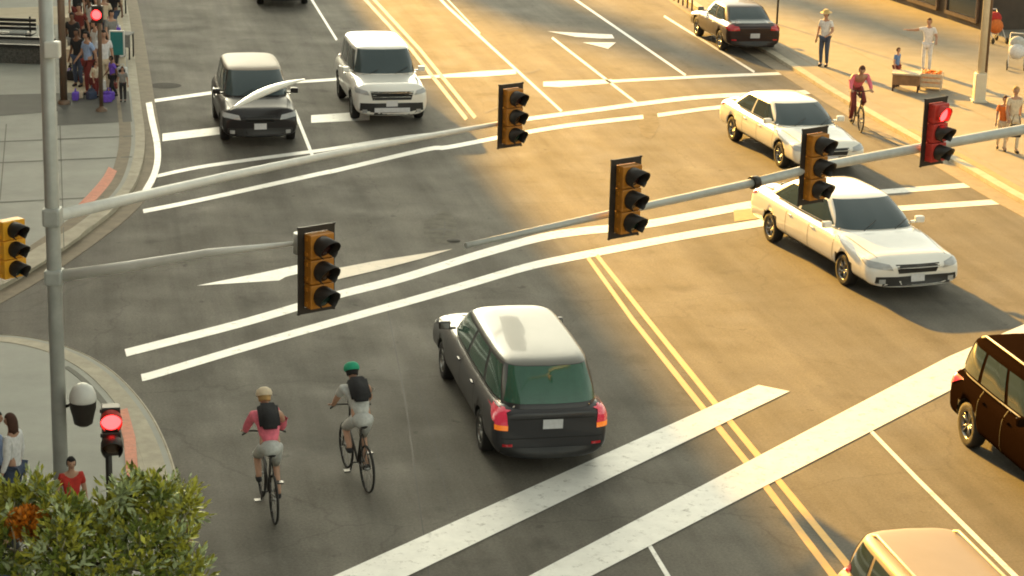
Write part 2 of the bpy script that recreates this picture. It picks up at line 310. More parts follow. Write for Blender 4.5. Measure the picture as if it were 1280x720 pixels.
# repairs and covers
def blob(cx, cy, rx, ry, seed, m, z):
    rn = random.Random(seed); return quad('road_patch', [(cx+rx*math.cos(a*.3491)*rn.uniform(.75, 1.12), cy+ry*math.sin(a*.3491)*rn.uniform(.75, 1.12)) for a in range(18)], m, z)
blob(551, 286, 23, 21, 3, 'patch_light', .004); mk('road_crack', [(536, 288), (552, 286), (570, 288)], 1.1, 'patch_dark', .008); mk('road_crack', [(556, 276), (556, 288), (553, 298)], 1.0, 'patch_dark', .008)
blob(811, 155, 14, 19, 9, 'patch_light', .004)
quad('road_patch', [(917, 263), (958, 258), (962, 271), (918, 277)], 'patch_yellow', .008)
mk('road_seam', smooth_px([(484, 385), (495, 440), (508, 510), (520, 600), (527, 650), (534, 700), (540, 760)]), 1.4, 'patch_dark', .004)
mk('road_seam', smooth_px([(520, 480), (545, 560), (562, 640)]), 1.0, 'patch_dark', .004)
mk('road_crack', smooth_px([(606, 141), (615, 137), (625, 133)]), 1.8, 'patch_dark', .008); mk('road_crack', smooth_px([(655, 91), (668, 89), (675, 86)]), 1.6, 'patch_dark', .008)
for (px, py, r, nm_) in [(207, 107, .42, 'manhole')]:
    b = bmesh.new(); c = P(px, py, .004); lathe(b, [(0.001, .003), (r, .003), (r+.03, 0)], 28, Matrix.Translation(c)); tag(obj('manhole_cover', b, 'iron'), 'dark round manhole cover in the left lane beside the kerb line', 'manhole cover')
b = bmesh.new(); c = P(567, 301, .004); lathe(b, [(0.001, .012), (.13, .012), (.15, 0)], 16, Matrix.Translation(c)); tag(obj('valve_cover', b, 'iron'), 'small black valve cover at the corner of the pale road patch', 'valve cover')

# ------------------------------------------------------------------ mast pole with two arms (left corner)
def mastpole():
    base = P(78, 652, KZ); D = ray(78, 652).dot(_F); depth = (base-CAM).dot(_F)
    t = thing('signal_mast', 'tall grey galvanised mast pole with two long tapered signal arms at the near left corner', 'signal pole', base)
    b = bmesh.new(); tube(b, [(0, 0, 0), (0, 0, 4.5), (0, 0, 9.5)], [.105, .10, .09], 20); obj('pole', b, 'galvanised', t)
    b = bmesh.new(); box(b, 0, 0, .03, .5, .5, .06, 0, .01); lathe(b, [(.17, .06), (.17, .16), (.13, .18)], 20); obj('base_plate', b, 'galvanised', t)
    for k in range(4):
        b = bmesh.new(); a = math.pi/4+k*math.pi/2; tube(b, [(.27*math.cos(a), .27*math.sin(a), .05), (.27*math.cos(a), .27*math.sin(a), .12)], .022, 8); obj('bolt', b, 'galvanised', t)
    def polept(px, py):     # point on the pole axis seen at that pixel row
        d = ray(px, py); s = (base.y-CAM.y)/d.y; p = CAM+d*s; return Vector((base.x, base.y, p.z))
    a0 = polept(74, 271)
    q = [a0, AT(182, 244, depth+1.9), AT(282, 221, depth+3.6), AT(400, 196, depth+5.6), AT(520, 173, depth+7.6), AT(632, 153, 40.9)]
    b = bmesh.new(); tube(b, [p-base for p in q], [.085, .08, .072, .062, .052, .042], 14); obj('mast_arm', b, 'pale_metal', t)
    b = bmesh.new(); box(b, 0, 0, a0.z-base.z, .25, .25, .26, 0, .04); obj('arm_clamp', b, 'galvanised', t)
    a1 = polept(72, 346)
    q = [a1, AT(160, 333, depth-1.1), AT(260, 316, depth-2.0), AT(372, 304, 29.0)]
    b = bmesh.new(); tube(b, [p-base for p in q], [.085, .075, .055, .03], 14); obj('mast_arm', b, 'pale_metal', t)
    b = bmesh.new(); box(b, 0, 0, a1.z-base.z, .25, .25, .22, 0, .04); obj('arm_clamp', b, 'galvanised', t)
    pb = polept(70, 60); b = bmesh.new(); box(b, .10, -.12, pb.z-base.z, .20, .16, .22, 0, .02); obj('junction_box', b, 'pale_metal', t)
    # domed unit on a short bracket
    pd = polept(80, 508)-base; dd = Vector((.36, -.1, pd.z))
    b = bmesh.new(); tube(b, [(.1, 0, pd.z), (.22, -.05, pd.z+.06), dd+Vector((0, 0, .05))], .022, 8); br = obj('bracket', b, 'dark_metal', t)
    b = bmesh.new(); lathe(b, [(.001, .26), (.07, .25), (.14, .2), (.18, .11), (.19, .03), (.18, 0)], 24, Matrix.Translation(dd+Vector((0, 0, .12)))); obj('dome_cap', b, 'pale_metal', br)
    b = bmesh.new(); lathe(b, [(.185, .12), (.18, .02), (.15, -.09), (.13, -.2), (.07, -.24), (.001, -.25)], 24, Matrix.Translation(dd+Vector((0, 0, .0)))); obj('dome_lens', b, 'signal_black', br)
    return t
mastpole()

# ------------------------------------------------------------------ traffic signals
def signal(center, yaw, label, sections=3, lit=(), housing='signal_yellow', plate=True, H=1.18, name='traffic_signal', group=None, Wd=.36):
    t = thing(name, label, 'traffic light', center, yaw, group)
    sh = H*.86/sections; hw = Wd/2
    b = bmesh.new()
    for i in range(sections):
        z = (sections/2-i-.5)*sh; box(b, 0, 0, z, Wd, .20, sh-.012, 0, .018)
        box(b, -hw-.008, 0, z+.1, .02, .05, .05); box(b, -hw-.008, 0, z-.1, .02, .05, .05)
    box(b, 0, .02, 0, Wd-.05, .14, sh*sections-.02)
    obj('housing', b, housing, t)
    if plate:
        b = bmesh.new(); pw = Wd+.20; ph = H
        o_ = [(-pw/2, -ph/2), (pw/2, -ph/2), (pw/2, ph/2), (-pw/2, ph/2)]; i_ = [(-hw-.002, -sh*sections/2), (hw+.002, -sh*sections/2), (hw+.002, sh*sections/2), (-hw-.002, sh*sections/2)]
        for y in (.045,):
            vo = [b.verts.new((x, y, z)) for x, z in o_]; vi = [b.verts.new((x, y, z)) for x, z in i_]
            for k in range(4): b.faces.new((vo[k], vo[(k+1) % 4], vi[(k+1) % 4], vi[k]))
        r = bmesh.ops.extrude_face_region(b, geom=b.faces[:]); bmesh.ops.translate(b, vec=(0, .02, 0), verts=[v for v in r['geom'] if isinstance(v, bmesh.types.BMVert)])
        for x, z in o_: box(b, x*.97, .052, z*.985, .03, .03, .03)
        bmesh.ops.recalc_face_normals(b, faces=b.faces[:]); obj('backplate', b, 'signal_black', t)
    offs = ['lens_dark', 'lens_amber_off', 'lens_green_off']
    rad = min(.15, sh*.42)
    for i in range(sections):
        z = (sections/2-i-.5)*sh; mt = Matrix.Translation((0, -.105, z)) @ Matrix.Rotation(math.pi/2, 4, 'X')
        b = bmesh.new(); lathe(b, [(.001, .03), (rad*.5, .024), (rad*.93, .004), (rad*.95, -.01)], 24, mt); obj('lens', b, 'lens_red' if i in lit else offs[min(i, 2)], t, True)
        b = bmesh.new(); n = 22; span = R(285)
        for rr in (0, 1):
            pass
        vs = []
        for k in range(n+1):
            a = math.pi/2 + (k/n-.5)*span; c, s = math.cos(a), math.sin(a); dep = (.30*(.62+.38*max(0, s)) if s > -.2 else .16)*(.5 if i in lit else 1)
            for rd in (rad, rad-.008): vs.append((b.verts.new((rd*c, -.10, z+rd*s)), b.verts.new((rd*c, -.10-dep, z+rd*s-.02))))
        for k in range(n):
            a, a2, c_, c2 = vs[2*k], vs[2*k+1], vs[2*k+2], vs[2*k+3]
            b.faces.new((a[0], c_[0], c_[1], a[1])); b.faces.new((a2[0], a2[1], c2[1], c2[0])); b.faces.new((a[1], c_[1], c2[1], a2[1]))
        obj('visor', b, 'signal_red_glow' if i in lit else 'signal_black', t, True)
    return t
SG = 'yellow three-lens signals on the mast arms'
def mount(t, arm_pt):
    b = bmesh.new(); l = t.matrix_world.inverted() if False else None
    Mi = (Matrix.Translation(t.location) @ Matrix.Rotation(t.rotation_euler[2], 4, 'Z')).inverted()
    q = Mi @ Vector(arm_pt); tube(b, [(0, .08, q.z), q], .03, 8); box(b, 0, .12, q.z, .10, .06, .5, 0, .01); tube(b, [q+Vector((0, 0, -.14)), q+Vector((0, 0, .14))], .10, 12)
    obj('bracket', b, 'galvanised', t)
    b = bmesh.new(); tube(b, [q+Vector((.12, 0, 0)), (.16, .2, q.z+.12), (.10, .16, q.z+.3), (.05, .08, q.z+.34)], .012, 6); obj('cable', b, 'rubber', t)
YW = R(38)
s1 = signal(AT(398, 337, 28.6), YW, 'yellow traffic light over the left end of the lower crosswalk, nearest the tall mast', H=1.17); mount(s1, AT(376, 304, 28.95))
s2 = signal(AT(640, 145, 40.6), YW, 'farthest yellow traffic light, at the tip of the long upper arm above the upper crosswalk', H=1.2); mount(s2, AT(634, 153, 40.9))
ARM = [(1440, 132, 41.6), (1300, 158, 39.8), (1155, 184, 38.0), (1020, 209, 34.0+1.2), (943, 228, 33.6), (764, 267, 31.9), (582, 307, 30.2)]
ap = [AT(*a) for a in ARM]
s3 = signal(AT(784, 248, 31.5), YW, 'yellow traffic light on the right-hand arm beside the top of the lower yellow line', H=1.17); mount(s3, AT(772, 266, 32.0))
s4 = signal(AT(1019, 208, 34.8), YW, 'yellow traffic light on the right-hand arm in front of the blurred white cars', H=1.24); mount(s4, AT(1010, 211, 35.15))
s5 = signal(AT(1170, 165, 37.6), YW, 'traffic light glowing red on the right-hand arm over the far kerb', lit=(0,), housing='signal_red_glow', H=1.18); mount(s5, AT(1160, 183, 38.05))
t = thing('signal_mast', 'right-hand grey mast whose long thin arm carries three lights across the street', 'signal pole', (ap[0].x, ap[0].y, KZ))
b = bmesh.new(); tube(b, [(0, 0, 0), (0, 0, ap[0].z+.6)], [.16, .12], 18); obj('pole', b, 'galvanised', t)
o0 = Vector((ap[0].x, ap[0].y, KZ)); b = bmesh.new(); tube(b, [p-o0 for p in ap[:5]], [.105, .095, .085, .077, .070], 14); obj('mast_arm', b, 'galvanised', t)
b = bmesh.new(); tube(b, [p-o0 for p in ap[4:]], [.066, .055, .038], 14); obj('arm_tip', b, 'galvanised', t)
b = bmesh.new(); dvec = (ap[5]-ap[4]).normalized(); tube(b, [ap[4]-o0-dvec*.06, ap[4]-o0+dvec*.06], .10, 14); obj('flange', b, 'dark_metal', t)
# far left yellow signal on its own post, behind frame edge
sl_ = signal(AT(14, 310, 33.5), R(48), 'bright yellow traffic light at the left edge of the picture above the kerb', housing='signal_yellow_bright', H=1.06, plate=False, Wd=.40)
b = bmesh.new(); tube(b, [(-.62, .14, -AT(14, 310, 33.5).z+KZ), (-.62, .14, .7)], .06, 12); tube(b, [(-.62, .14, .35), (0, .11, .35)], .025, 8); tube(b, [(-.62, .14, -.35), (0, .11, -.35)], .025, 8); obj('post', b, 'brown_metal', sl_)
b = bmesh.new(); box(b, 0, .11, .35, .1, .08, .08); box(b, 0, .11, -.35, .1, .08, .08); obj('bracket', b, 'dark_metal', sl_)
# near red signal at the corner
pr = AT(139, 537, 29.2)
sr = signal(pr, R(12), 'short two-lens traffic light glowing red at the near left corner above the shrubs', sections=2, lit=(0,), housing='signal_black', H=.80, Wd=.25, plate=False)
b = bmesh.new(); tube(b, [(-.04, .13, -pr.z+KZ), (-.04, .13, .2)], .045, 12); box(b, -.02, .12, .1, .06, .1, .05); obj('post', b, 'dark_metal', sr)
# red signal post far upper left
bp_ = P(127, 139, KZ)
t = thing('pedestrian_signal', 'dark slim post with a round red light beside the crowd at the upper left', 'traffic light', bp_)
b = bmesh.new(); tube(b, [(0, 0, 0), (0, 0, 4.2)], .055, 12); lathe(b, [(.16, 0), (.15, .06), (.08, .1), (.055, .14)], 16); obj('post', b, 'brown_metal', t)
b = bmesh.new(); box(b, -.02, -.12, 2.62, .30, .16, .46, 0, .03); obj('housing', b, 'signal_black', t)
b = bmesh.new(); lathe(b, [(.001, .05), (.08, .042), (.125, .01), (.13, -.02)], 20, Matrix.Translation((-.03, -.20, 2.62)) @ Matrix.Rotation(math.pi/2, 4, 'X')); obj('lens', b, 'lens_red', t, True)
b = bmesh.new(); tube(b, [(-.03, -.20, 2.62), (-.03, -.30, 2.62)], .14, 16, False); obj('visor', b, 'signal_black', t)
# other posts
bp_ = P(80, 130, KZ); t = thing('post', 'plain brown post behind the tall mast, beside the crowd at the upper left', 'post', bp_)
b = bmesh.new(); tube(b, [(0, 0, 0), (0, 0, 4.5)], .10, 14); obj('shaft', b, 'brown_metal', t); b = bmesh.new(); lathe(b, [(.17, 0), (.17, .08), (.11, .12)], 16); obj('base', b, 'brown_metal', t)
bp_ = P(1223, 127, KZ); t = thing('street_lamp', 'cream lamp post with a square base box on the right pavement', 'lamp post', bp_)
b = bmesh.new(); tube(b, [(0, 0, .7), (0, 0, 8.5)], [.11, .085], 16); tube(b, [(0, 0, 8.4), (-.8, -.2, 8.7), (-1.8, -.4, 8.75)], [.06, .05, .04], 10); obj('pole', b, 'cream_metal', t)
b = bmesh.new(); box(b, 0, 0, .42, .33, .33, .84, 0, .03); box(b, 0, 0, .03, .42, .42, .06, 0, .01); obj('base_box', b, 'cream_metal', t)
b = bmesh.new(); box(b, -2.1, -.45, 8.74, .7, .28, .14, .2, .05); obj('lamp_head', b, 'galvanised', t)
b = bmesh.new(); tube(b, [(.16, .1, 0), (.16, .1, 7.5)], .045, 10); obj('shade_strip', b, 'brown_metal', t)  # dark tube standing in for the shadow side of the pole
bp_ = P(971, 30, KZ); t = thing('sign_post', 'thin dark post standing on the kerb behind the parked dark car', 'post', bp_)
b = bmesh.new(); tube(b, [(0, 0, 0), (0, 0, 3)], .035, 10); obj('shaft', b, 'dark_metal', t); b = bmesh.new(); box(b, 0, -.04, 2.7, .35, .02, .5, 0, .005); obj('sign_plate', b, 'pale_metal', t)
bp_ = P(1187, 16, KZ); t = thing('bollard', 'short cream post against the dark shopfront at the upper right', 'post', bp_)
b = bmesh.new(); tube(b, [(0, 0, 0), (0, 0, 1.3), (0, 0, 1.36)], [.09, .09, .05], 14); obj('shaft', b, 'cream_metal', t); b = bmesh.new(); lathe(b, [(.14, 0), (.14, .03), (.09, .05)], 14); obj('base', b, 'cream_metal', t)

# ------------------------------------------------------------------ vehicles
def interp(tab, x):
    if x <= tab[0][0]: return tab[0][1]
    for (a, b), (c, d) in zip(tab, tab[1:]):
        if x <= c:
            t = (x-a)/(c-a); t = t*t*(3-2*t)*.5 + t*.5; return b+(d-b)*t
    return tab[-1][1]
def sgnpow(v, p): return math.copysign(abs(v)**p, v)
def make_car(name, label, spec, paint, group=None, glass='glass', roofpaint=None, tail='taillamp', rails=False, rim='rim', sunroof=False, parts=True, tailtall=False, platefront=True, turn=False):
    L, Wd, H = spec['L'], spec['W'], spec['H']; hl = L/2; wb = spec['wb']; wr = spec['wr']; zb = .24
    t = thing(name, label, spec.get('cat', 'car'), (0, 0, 0), 0, group)
    # lower body
    N = 72; K = 40; bm = bmesh.new(); rings = []
    top = spec['top']
    for i in range(N+1):
        u = i/N; x = -hl + L*(.5-.5*math.cos(math.pi*u))
        e = .34; d = max(0, (abs(x)-(hl-e))/e); k = (1-min(d, 1)**3.2)**(1/3.2) if d < 1 else 0
        zt = interp(top, x); half = Wd/2*(1-.03*(abs(x)/hl)**2)
        wk = .86+.14*k if d < 1 else 0
        if i in (0, N): wk = .0
        zmid = zb + (zt-zb)*.5
        hh = (zt-zb)/2*(.80+.20*k)
        hw = half*(wk)
        if i in (0, N):
            hw = half*.80; hh = (zt-zb)/2*.72
        ring = []
        for j in range(K):
            a = 2*math.pi*j/K; c, s = math.cos(a), math.sin(a); n_ = 4.6
            y = sgnpow(c, 2/n_)*hw; z = sgnpow(s, 2/n_)
            tum = 1-.05*max(0, z)**2 - .045*max(0, -z)**2
            xx = x - math.copysign(.16*(abs(y)/half)**2.4*min(1, d*1.2+ .0), x)
            ring.append(bm.verts.new((xx, y*tum, zmid+z*hh)))
        rings.append(ring)
    for i in range(N):
        for j in range(K): bm.faces.new((rings[i][j], rings[i][(j+1) % K], rings[i+1][(j+1) % K], rings[i+1][j]))
    bm.faces.new(rings[0]); bm.faces.new(rings[-1][::-1]); bmesh.ops.recalc_face_normals(bm, faces=bm.faces[:])
    me = bpy.data.meshes.new('b'); bm.to_mesh(me); bm.free(); bo = bpy.data.objects.new('b', me); C.objects.link(bo)
    cb = bmesh.new(); ar = wr+.055; axles = (wb/2+spec.get('off', 0), -wb/2+spec.get('off', 0))
    for ax in axles:
        for s in (-1, 1):
            b2 = bmesh.new(); bmesh.ops.create_cone(b2, cap_ends=True, segments=32, radius1=ar, radius2=ar, depth=.6)
            bmesh.ops.transform(b2, matrix=Matrix.Translation((ax, s*(Wd/2+.30-.26), wr)) @ Matrix.Rotation(math.pi/2, 4, 'X'), verts=b2.verts); join(cb, b2)
    cm = bpy.data.meshes.new('c'); cb.to_mesh(cm); cb.free(); co = bpy.data.objects.new('c', cm); C.objects.link(co)
    md = bo.modifiers.new('x', 'BOOLEAN'); md.operation = 'DIFFERENCE'; md.object = co; md.solver = 'EXACT'
    dg = bpy.context.evaluated_depsgraph_get(); me2 = bpy.data.meshes.new_from_object(bo.evaluated_get(dg))
    bpy.data.objects.remove(bo); bpy.data.objects.remove(co)
    bm = bmesh.new(); bm.from_mesh(me2)
    for f in bm.faces:
        f.smooth = True; c = f.calc_center_median(); f.material_index = 0
        for ax in axles:
            r = math.hypot(c.x-ax, c.z-wr)
            if abs(r-ar) < .012 or (r < ar and abs(abs(c.y)-(Wd/2-.26)) < .01): f.material_index = 1; f.smooth = False  # arch hollows coloured near black, their shade put into the colour
    # cabin
    g_ = spec['gh']; zbelt = g_['z0']; cab = bmesh.new(); rings = []
    def lev(tt):  # xf, xr, w at height fraction
        bul = .05*math.sin(math.pi*tt)
        return (g_['xf0']+(g_['xf1']-g_['xf0'])*tt+bul*1.2, g_['xr0']+(g_['xr1']-g_['xr0'])*tt-bul, (g_['w0']+(g_['w1']-g_['w0'])*tt)+bul*.35)
    levels = [(-.25, 0, 0)]+[(q/8*.88, 0, 0) for q in range(9)]+[(.93, .03, 0), (.965, .08, 0), (.985, .16, 0), (1.0, .32, 0), (1.012, .6, 0), (1.02, .95, 0)]
    for tt, ins, _ in levels:
        xf, xr, hw = lev(max(tt, 0)); z = zbelt+(H-.015-zbelt)*tt
        xf -= ins*(.9); xr += ins*.9; hw = hw-min(ins*.72, hw*.96)
        if xf-xr < .2: m_ = (xf+xr)/2; xf = m_+.1; xr = m_-.1
        cx = (xf+xr)/2; hx = (xf-xr)/2; ring = []
        for j in range(56):
            a = 2*math.pi*j/56; n_ = 7 if ins < .3 else 4
            y = sgnpow(math.sin(a), 2/n_)*hw; xx = sgnpow(math.cos(a), 2/n_)*hx
            yy = y*(1-.05*(abs(xx)/hx)**2 if hx else 1)
            ring.append(cab.verts.new((cx+xx-math.copysign(.09*(abs(y)/max(hw, .01))**2*(abs(xx)/hx)**4, xx), yy, z)))
        rings.append(ring)
    for i in range(len(rings)-1):
        for j in range(56): f = cab.faces.new((rings[i][j], rings[i][(j+1) % 56], rings[i+1][(j+1) % 56], rings[i+1][j])); f.smooth = True
    cab.faces.new(rings[-1]); bmesh.ops.recalc_face_normals(cab, faces=cab.faces[:])
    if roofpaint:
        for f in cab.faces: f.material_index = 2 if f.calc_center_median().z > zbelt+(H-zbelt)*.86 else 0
    cme = bpy.data.meshes.new('cb'); cab.to_mesh(cme); cab.free(); bm.from_mesh(cme)
    bvh = BVHTree.FromBMesh(bm)
    obj('body', bm, [paint, 'seam']+([roofpaint] if roofpaint else []), t)
    def patch(pname, corners, axis, m, nu=10, nv=6, off=.006, parent=None, thick=0, label=None):
        """corners a,b,c,d in the plane facing axis; cast on the hull"""
        b = bmesh.new(); grid = []
        for iv in range(nv+1):
            row = []
            for iu in range(nu+1):
                u, v = iu/nu, iv/nv
                a = [(1-u)*(1-v)*corners[0][k]+u*(1-v)*corners[1][k]+u*v*corners[2][k]+(1-u)*v*corners[3][k] for k in (0, 1)]
                if axis == 'F': o_, d_ = Vector((9, a[0], a[1])), Vector((-1, 0, 0))
                elif axis == 'B': o_, d_ = Vector((-9, a[0], a[1])), Vector((1, 0, 0))
                elif axis == 'T': o_, d_ = Vector((a[0], a[1], 9)), Vector((0, 0, -1))
                elif axis == 'R': o_, d_ = Vector((a[0], -9, a[1])), Vector((0, 1, 0))
                else: o_, d_ = Vector((a[0], 9, a[1])), Vector((0, -1, 0))
                h, nrm, _, _ = bvh.ray_cast(o_, d_)
                if h is None: row.append(None); continue
                if nrm.dot(d_) > 0: nrm = -nrm
                row.append(b.verts.new(h+nrm*off))
            grid.append(row)
        for iv in range(nv):
            for iu in range(nu):
                q = [grid[iv][iu], grid[iv][iu+1], grid[iv+1][iu+1], grid[iv+1][iu]]
                if None in q: continue
                if max((q[0].co-q[2].co).length, (q[1].co-q[3].co).length) > .8: continue
                f = b.faces.new(q); f.smooth = True
        bmesh.ops.recalc_face_normals(b, faces=b.faces[:])
        return obj(pname, b, m, parent or t, label=label)
    def zz(tt): return zbelt+(H-zbelt)*tt
    w0, w1 = g_['w0'], g_['w1']
    patch('windshield', [(-w0*.93, zz(.05)), (w0*.93, zz(.05)), (w1*.90, zz(.86)), (-w1*.90, zz(.86))], 'F', glass, 26, 12, .012)
    patch('rear_window', [(-w0*.86, zz(.10)), (w0*.86, zz(.10)), (w1*.86, zz(.84)), (-w1*.86, zz(.84))], 'B', glass, 26, 12, .012)
    xb0, xf0 = g_['xr0'], g_['xf0']; xb1, xf1 = g_['xr1'], g_['xf1']
    cuts = spec['cuts']
    for ax in ('L', 'R'):
        for (a0, a1) in cuts:
            def X(f, tt): lo = xb0+(xb1-xb0)*tt+.16; hi = xf0+(xf1-xf0)*tt-.16; return lo+(hi-lo)*f
            patch('side_window', [(X(a0, .08), zz(.08)), (X(a1, .08), zz(.08)), (X(a1, .80), zz(.80)), (X(a0, .80), zz(.80))], ax, glass, 8, 5)
    nz = spec['nose']; hz = nz['hz']; Wh = Wd/2
    for s in (-1, 1):
        patch('headlight', [(s*Wh*nz['h0'], hz-.05), (s*Wh*.93, hz-.01), (s*Wh*.90, hz+.10), (s*Wh*(nz['h0']+.05), hz+.05)], 'F', 'headlamp', 8, 4, .01)
        patch('headlight_side', [(hl-.55, hz+.07), (hl-.22, hz-.02), (hl-.24, hz+.08), (hl-.55, hz+.11)], 'L' if s > 0 else 'R', 'headlamp', 5, 3, .01)
        rz_ = spec['rear']['z']
        if tailtall:
            tl = patch('taillight', [(s*Wh*.74, rz_-.27), (s*Wh*.93, rz_-.27), (s*Wh*.91, rz_-.03), (s*Wh*.76, rz_-.03)], 'B', tail, 6, 8, .014)
            patch('taillight_side', [(-hl+.14, rz_-.27), (-hl+.32, rz_-.2), (-hl+.62, rz_-.05), (-hl+.14, rz_-.05)], 'L' if s > 0 else 'R', tail, 5, 6, .014)
            if turn: patch('turn_light', [(s*Wh*.74, rz_-.35), (s*Wh*.93, rz_-.35), (s*Wh*.93, rz_-.27), (s*Wh*.74, rz_-.27)], 'B', 'turnlamp', 5, 3, .018)
        else:
            patch('taillight', [(s*Wh*.55, rz_-.06), (s*Wh*.93, rz_-.08), (s*Wh*.90, rz_+.09), (s*Wh*.58, rz_+.06)], 'B', tail, 8, 4, .012)
            patch('taillight_side', [(-hl+.20, rz_-.06), (-hl+.48, rz_+.02), (-hl+.5, rz_+.10), (-hl+.2, rz_+.10)], 'L' if s > 0 else 'R', tail, 5, 4, .012)
    gw = nz['gw']
    patch('grille', [(-Wh*gw, hz-nz['gh']), (Wh*gw, hz-nz['gh']), (Wh*(gw+.06), hz+.05), (-Wh*(gw+.06), hz+.05)], 'F', 'trim_black', 8, 4, .008)
    for k in range(3):
        zc = hz+.02-nz['gh']*k/3; patch('grille_bar', [(-Wh*gw, zc-.010), (Wh*gw, zc-.010), (Wh*gw, zc+.010), (-Wh*gw, zc+.010)], 'F', 'chrome' if nz.get('chrome') else 'rim_dark', 8, 1, .014)
    patch('bumper_insert', [(-Wh*.86, zb+.05), (Wh*.86, zb+.05), (Wh*.84, zb+spec.get('bump', .24)), (-Wh*.84, zb+spec.get('bump', .24))], 'F', 'trim_black', 12, 3, .008)
    patch('bumper_insert', [(-Wh*.86, zb+.04), (Wh*.86, zb+.04), (Wh*.84, zb+.20), (-Wh*.84, zb+.20)], 'B', 'trim_black', 12, 3, .008)
    if platefront: patch('license_plate', [(-.155, hz-nz['gh']-.07-.10), (.155, hz-nz['gh']-.17), (.155, hz-nz['gh']-.02), (-.155, hz-nz['gh']-.02)], 'F', 'plate', 3, 2, .025)
    pz = spec['rear']['pz']; patch('license_plate', [(-.155, pz-.08), (.155, pz-.08), (.155, pz+.075), (-.155, pz+.075)], 'B', 'plate', 3, 2, .025)
    hz2 = spec['rear']['z']-.17; patch('boot_seam', [(-Wh*.70, hz2-.006), (Wh*.70, hz2-.006), (Wh*.70, hz2+.006), (-Wh*.70, hz2+.006)], 'B', 'seam', 12, 1, .006)
    patch('bumper_seam', [(-Wh*.84, zb+.34), (Wh*.84, zb+.34), (Wh*.84, zb+.352), (-Wh*.84, zb+.352)], 'B', 'seam', 12, 1, .006); patch('bumper_seam', [(-Wh*.84, hz-nz['gh']-.20), (Wh*.84, hz-nz['gh']-.20), (Wh*.84, hz-nz['gh']-.19), (-Wh*.84, hz-nz['gh']-.19)], 'F', 'seam', 12, 1, .006)
    for s in (-1, 1):
        patch('reflector', [(s*Wh*.66, zb+.22), (s*Wh*.82, zb+.22), (s*Wh*.82, zb+.26), (s*Wh*.66, zb+.26)], 'B', 'taillamp', 3, 1, .012); patch('fog_light', [(s*Wh*.66, zb+.10), (s*Wh*.78, zb+.10), (s*Wh*.78, zb+.19), (s*Wh*.66, zb+.19)], 'F', 'headlamp', 3, 2, .016)
    # shut lines, sills and handles
    dz0, dz1 = zb+.16, zbelt-.02
    for ax, s in (('L', 1), ('R', -1)):
        for xd in spec['doors']: patch('door_seam', [(xd-.007, dz0), (xd+.007, dz0), (xd+.007, dz1), (xd-.007, dz1)], ax, 'seam', 1, 8, .004)
        patch('sill', [(-wb/2+ar+.05, zb+.03), (wb/2-ar-.05, zb+.03), (wb/2-ar-.05, zb+.13), (-wb/2+ar+.05, zb+.13)], ax, 'trim_black', 10, 2, .006)
        patch('belt_trim', [(g_['xr0']+.1, zbelt+.005), (g_['xf0']-.05, zbelt+.005), (g_['xf0']-.05, zbelt+.03), (g_['xr0']+.1, zbelt+.03)], ax, 'chrome', 14, 1, .010)
        for xd in spec['doors'][:-1]:
            b = bmesh.new(); yy = (Wd/2)*.985; box(b, xd+.16, s*yy, zbelt-.14, .17, .03, .03, 0, .008); obj('door_handle', b, paint, t)
        b = bmesh.new(); xm = g_['xf0']-.42; box(b, xm, s*(w0+.15), zbelt+.10, .12, .20, .14, s*-.15, .035); box(b, xm-.02, s*(w0+.03), zbelt+.05, .06, .14, .04); mr = obj('mirror', b, paint, t)
        b = bmesh.new(); box(b, xm-.068, s*(w0+.155), zbelt+.10, .006, .15, .10); obj('mirror_glass', b, 'chrome', mr)
    for yy in (-.5, .5): patch('hood_seam', [(g_['xf0']+.05, yy*Wd*.82-.006), (hl-.35, yy*Wd*.72-.006), (hl-.35, yy*Wd*.72+.006), (g_['xf0']+.05, yy*Wd*.82+.006)], 'T', 'seam', 8, 1, .004)
    if sunroof: patch('sunroof', [(g_['xf1']-.75, -.42), (g_['xf1']-.12, -.42), (g_['xf1']-.12, .42), (g_['xf1']-.75, .42)], 'T', glass, 6, 6, .006)
    if rails:
        for s in (-1, 1):
            b = bmesh.new(); yy = s*(w1-.12); z_ = H+.02; tube(b, [(g_['xf1']-.15, yy, H-.04), (g_['xf1']-.28, yy, z_), (g_['xr1']+.35, yy, z_), (g_['xr1']+.2, yy, H-.04)], .018, 8); obj('roof_rail', b, 'cream_metal' if rails == 'light' else 'rim', t)
    for s in (-1, 1):   # wipers
        b = bmesh.new(); x0 = g_['xf0']+.03; tube(b, [(x0+.02, s*.35-.1, zbelt+.05), (x0-.22, s*.35+.28, zbelt+.19)], .008, 6); obj('wiper', b, 'seam', t)
    ty = bmesh.new(); lathe(ty, [(wr*.62, -.10), (wr*.80, -.112), (wr*.95, -.105), (wr, -.07), (wr, .07), (wr*.95, .105), (wr*.80, .112), (wr*.62, .10)], 36)
    tym = bpy.data.meshes.new('wheel'); ty.to_mesh(tym); ty.free(); tym.materials.append(M['rubber'])
    rm = bmesh.new(); lathe(rm, [(wr*.66, -.09), (wr*.66, .098), (wr*.61, .10), (wr*.58, .05), (wr*.56, -.05)], 36); lathe(rm, [(.001, .075), (.05, .07), (.06, .03)], 16)
    b2 = bmesh.new(); bmesh.ops.create_cone(b2, cap_ends=True, segments=24, radius1=wr*.6, radius2=wr*.6, depth=.01); bmesh.ops.translate(b2, vec=(0, 0, -.03), verts=b2.verts); nb = len(rm.faces); join(rm, b2); rm.faces.ensure_lookup_table()
    for f in rm.faces[nb:]: f.material_index = 1
    for k in range(5):
        for dd in (-.12, .12):
            a = 2*math.pi*k/5+dd; a2 = 2*math.pi*k/5+dd*1.6
            tube(rm, [(.03*math.cos(a), .03*math.sin(a), .06), (wr*.6*math.cos(a2), wr*.6*math.sin(a2), .08)], [.018, .016], 6)
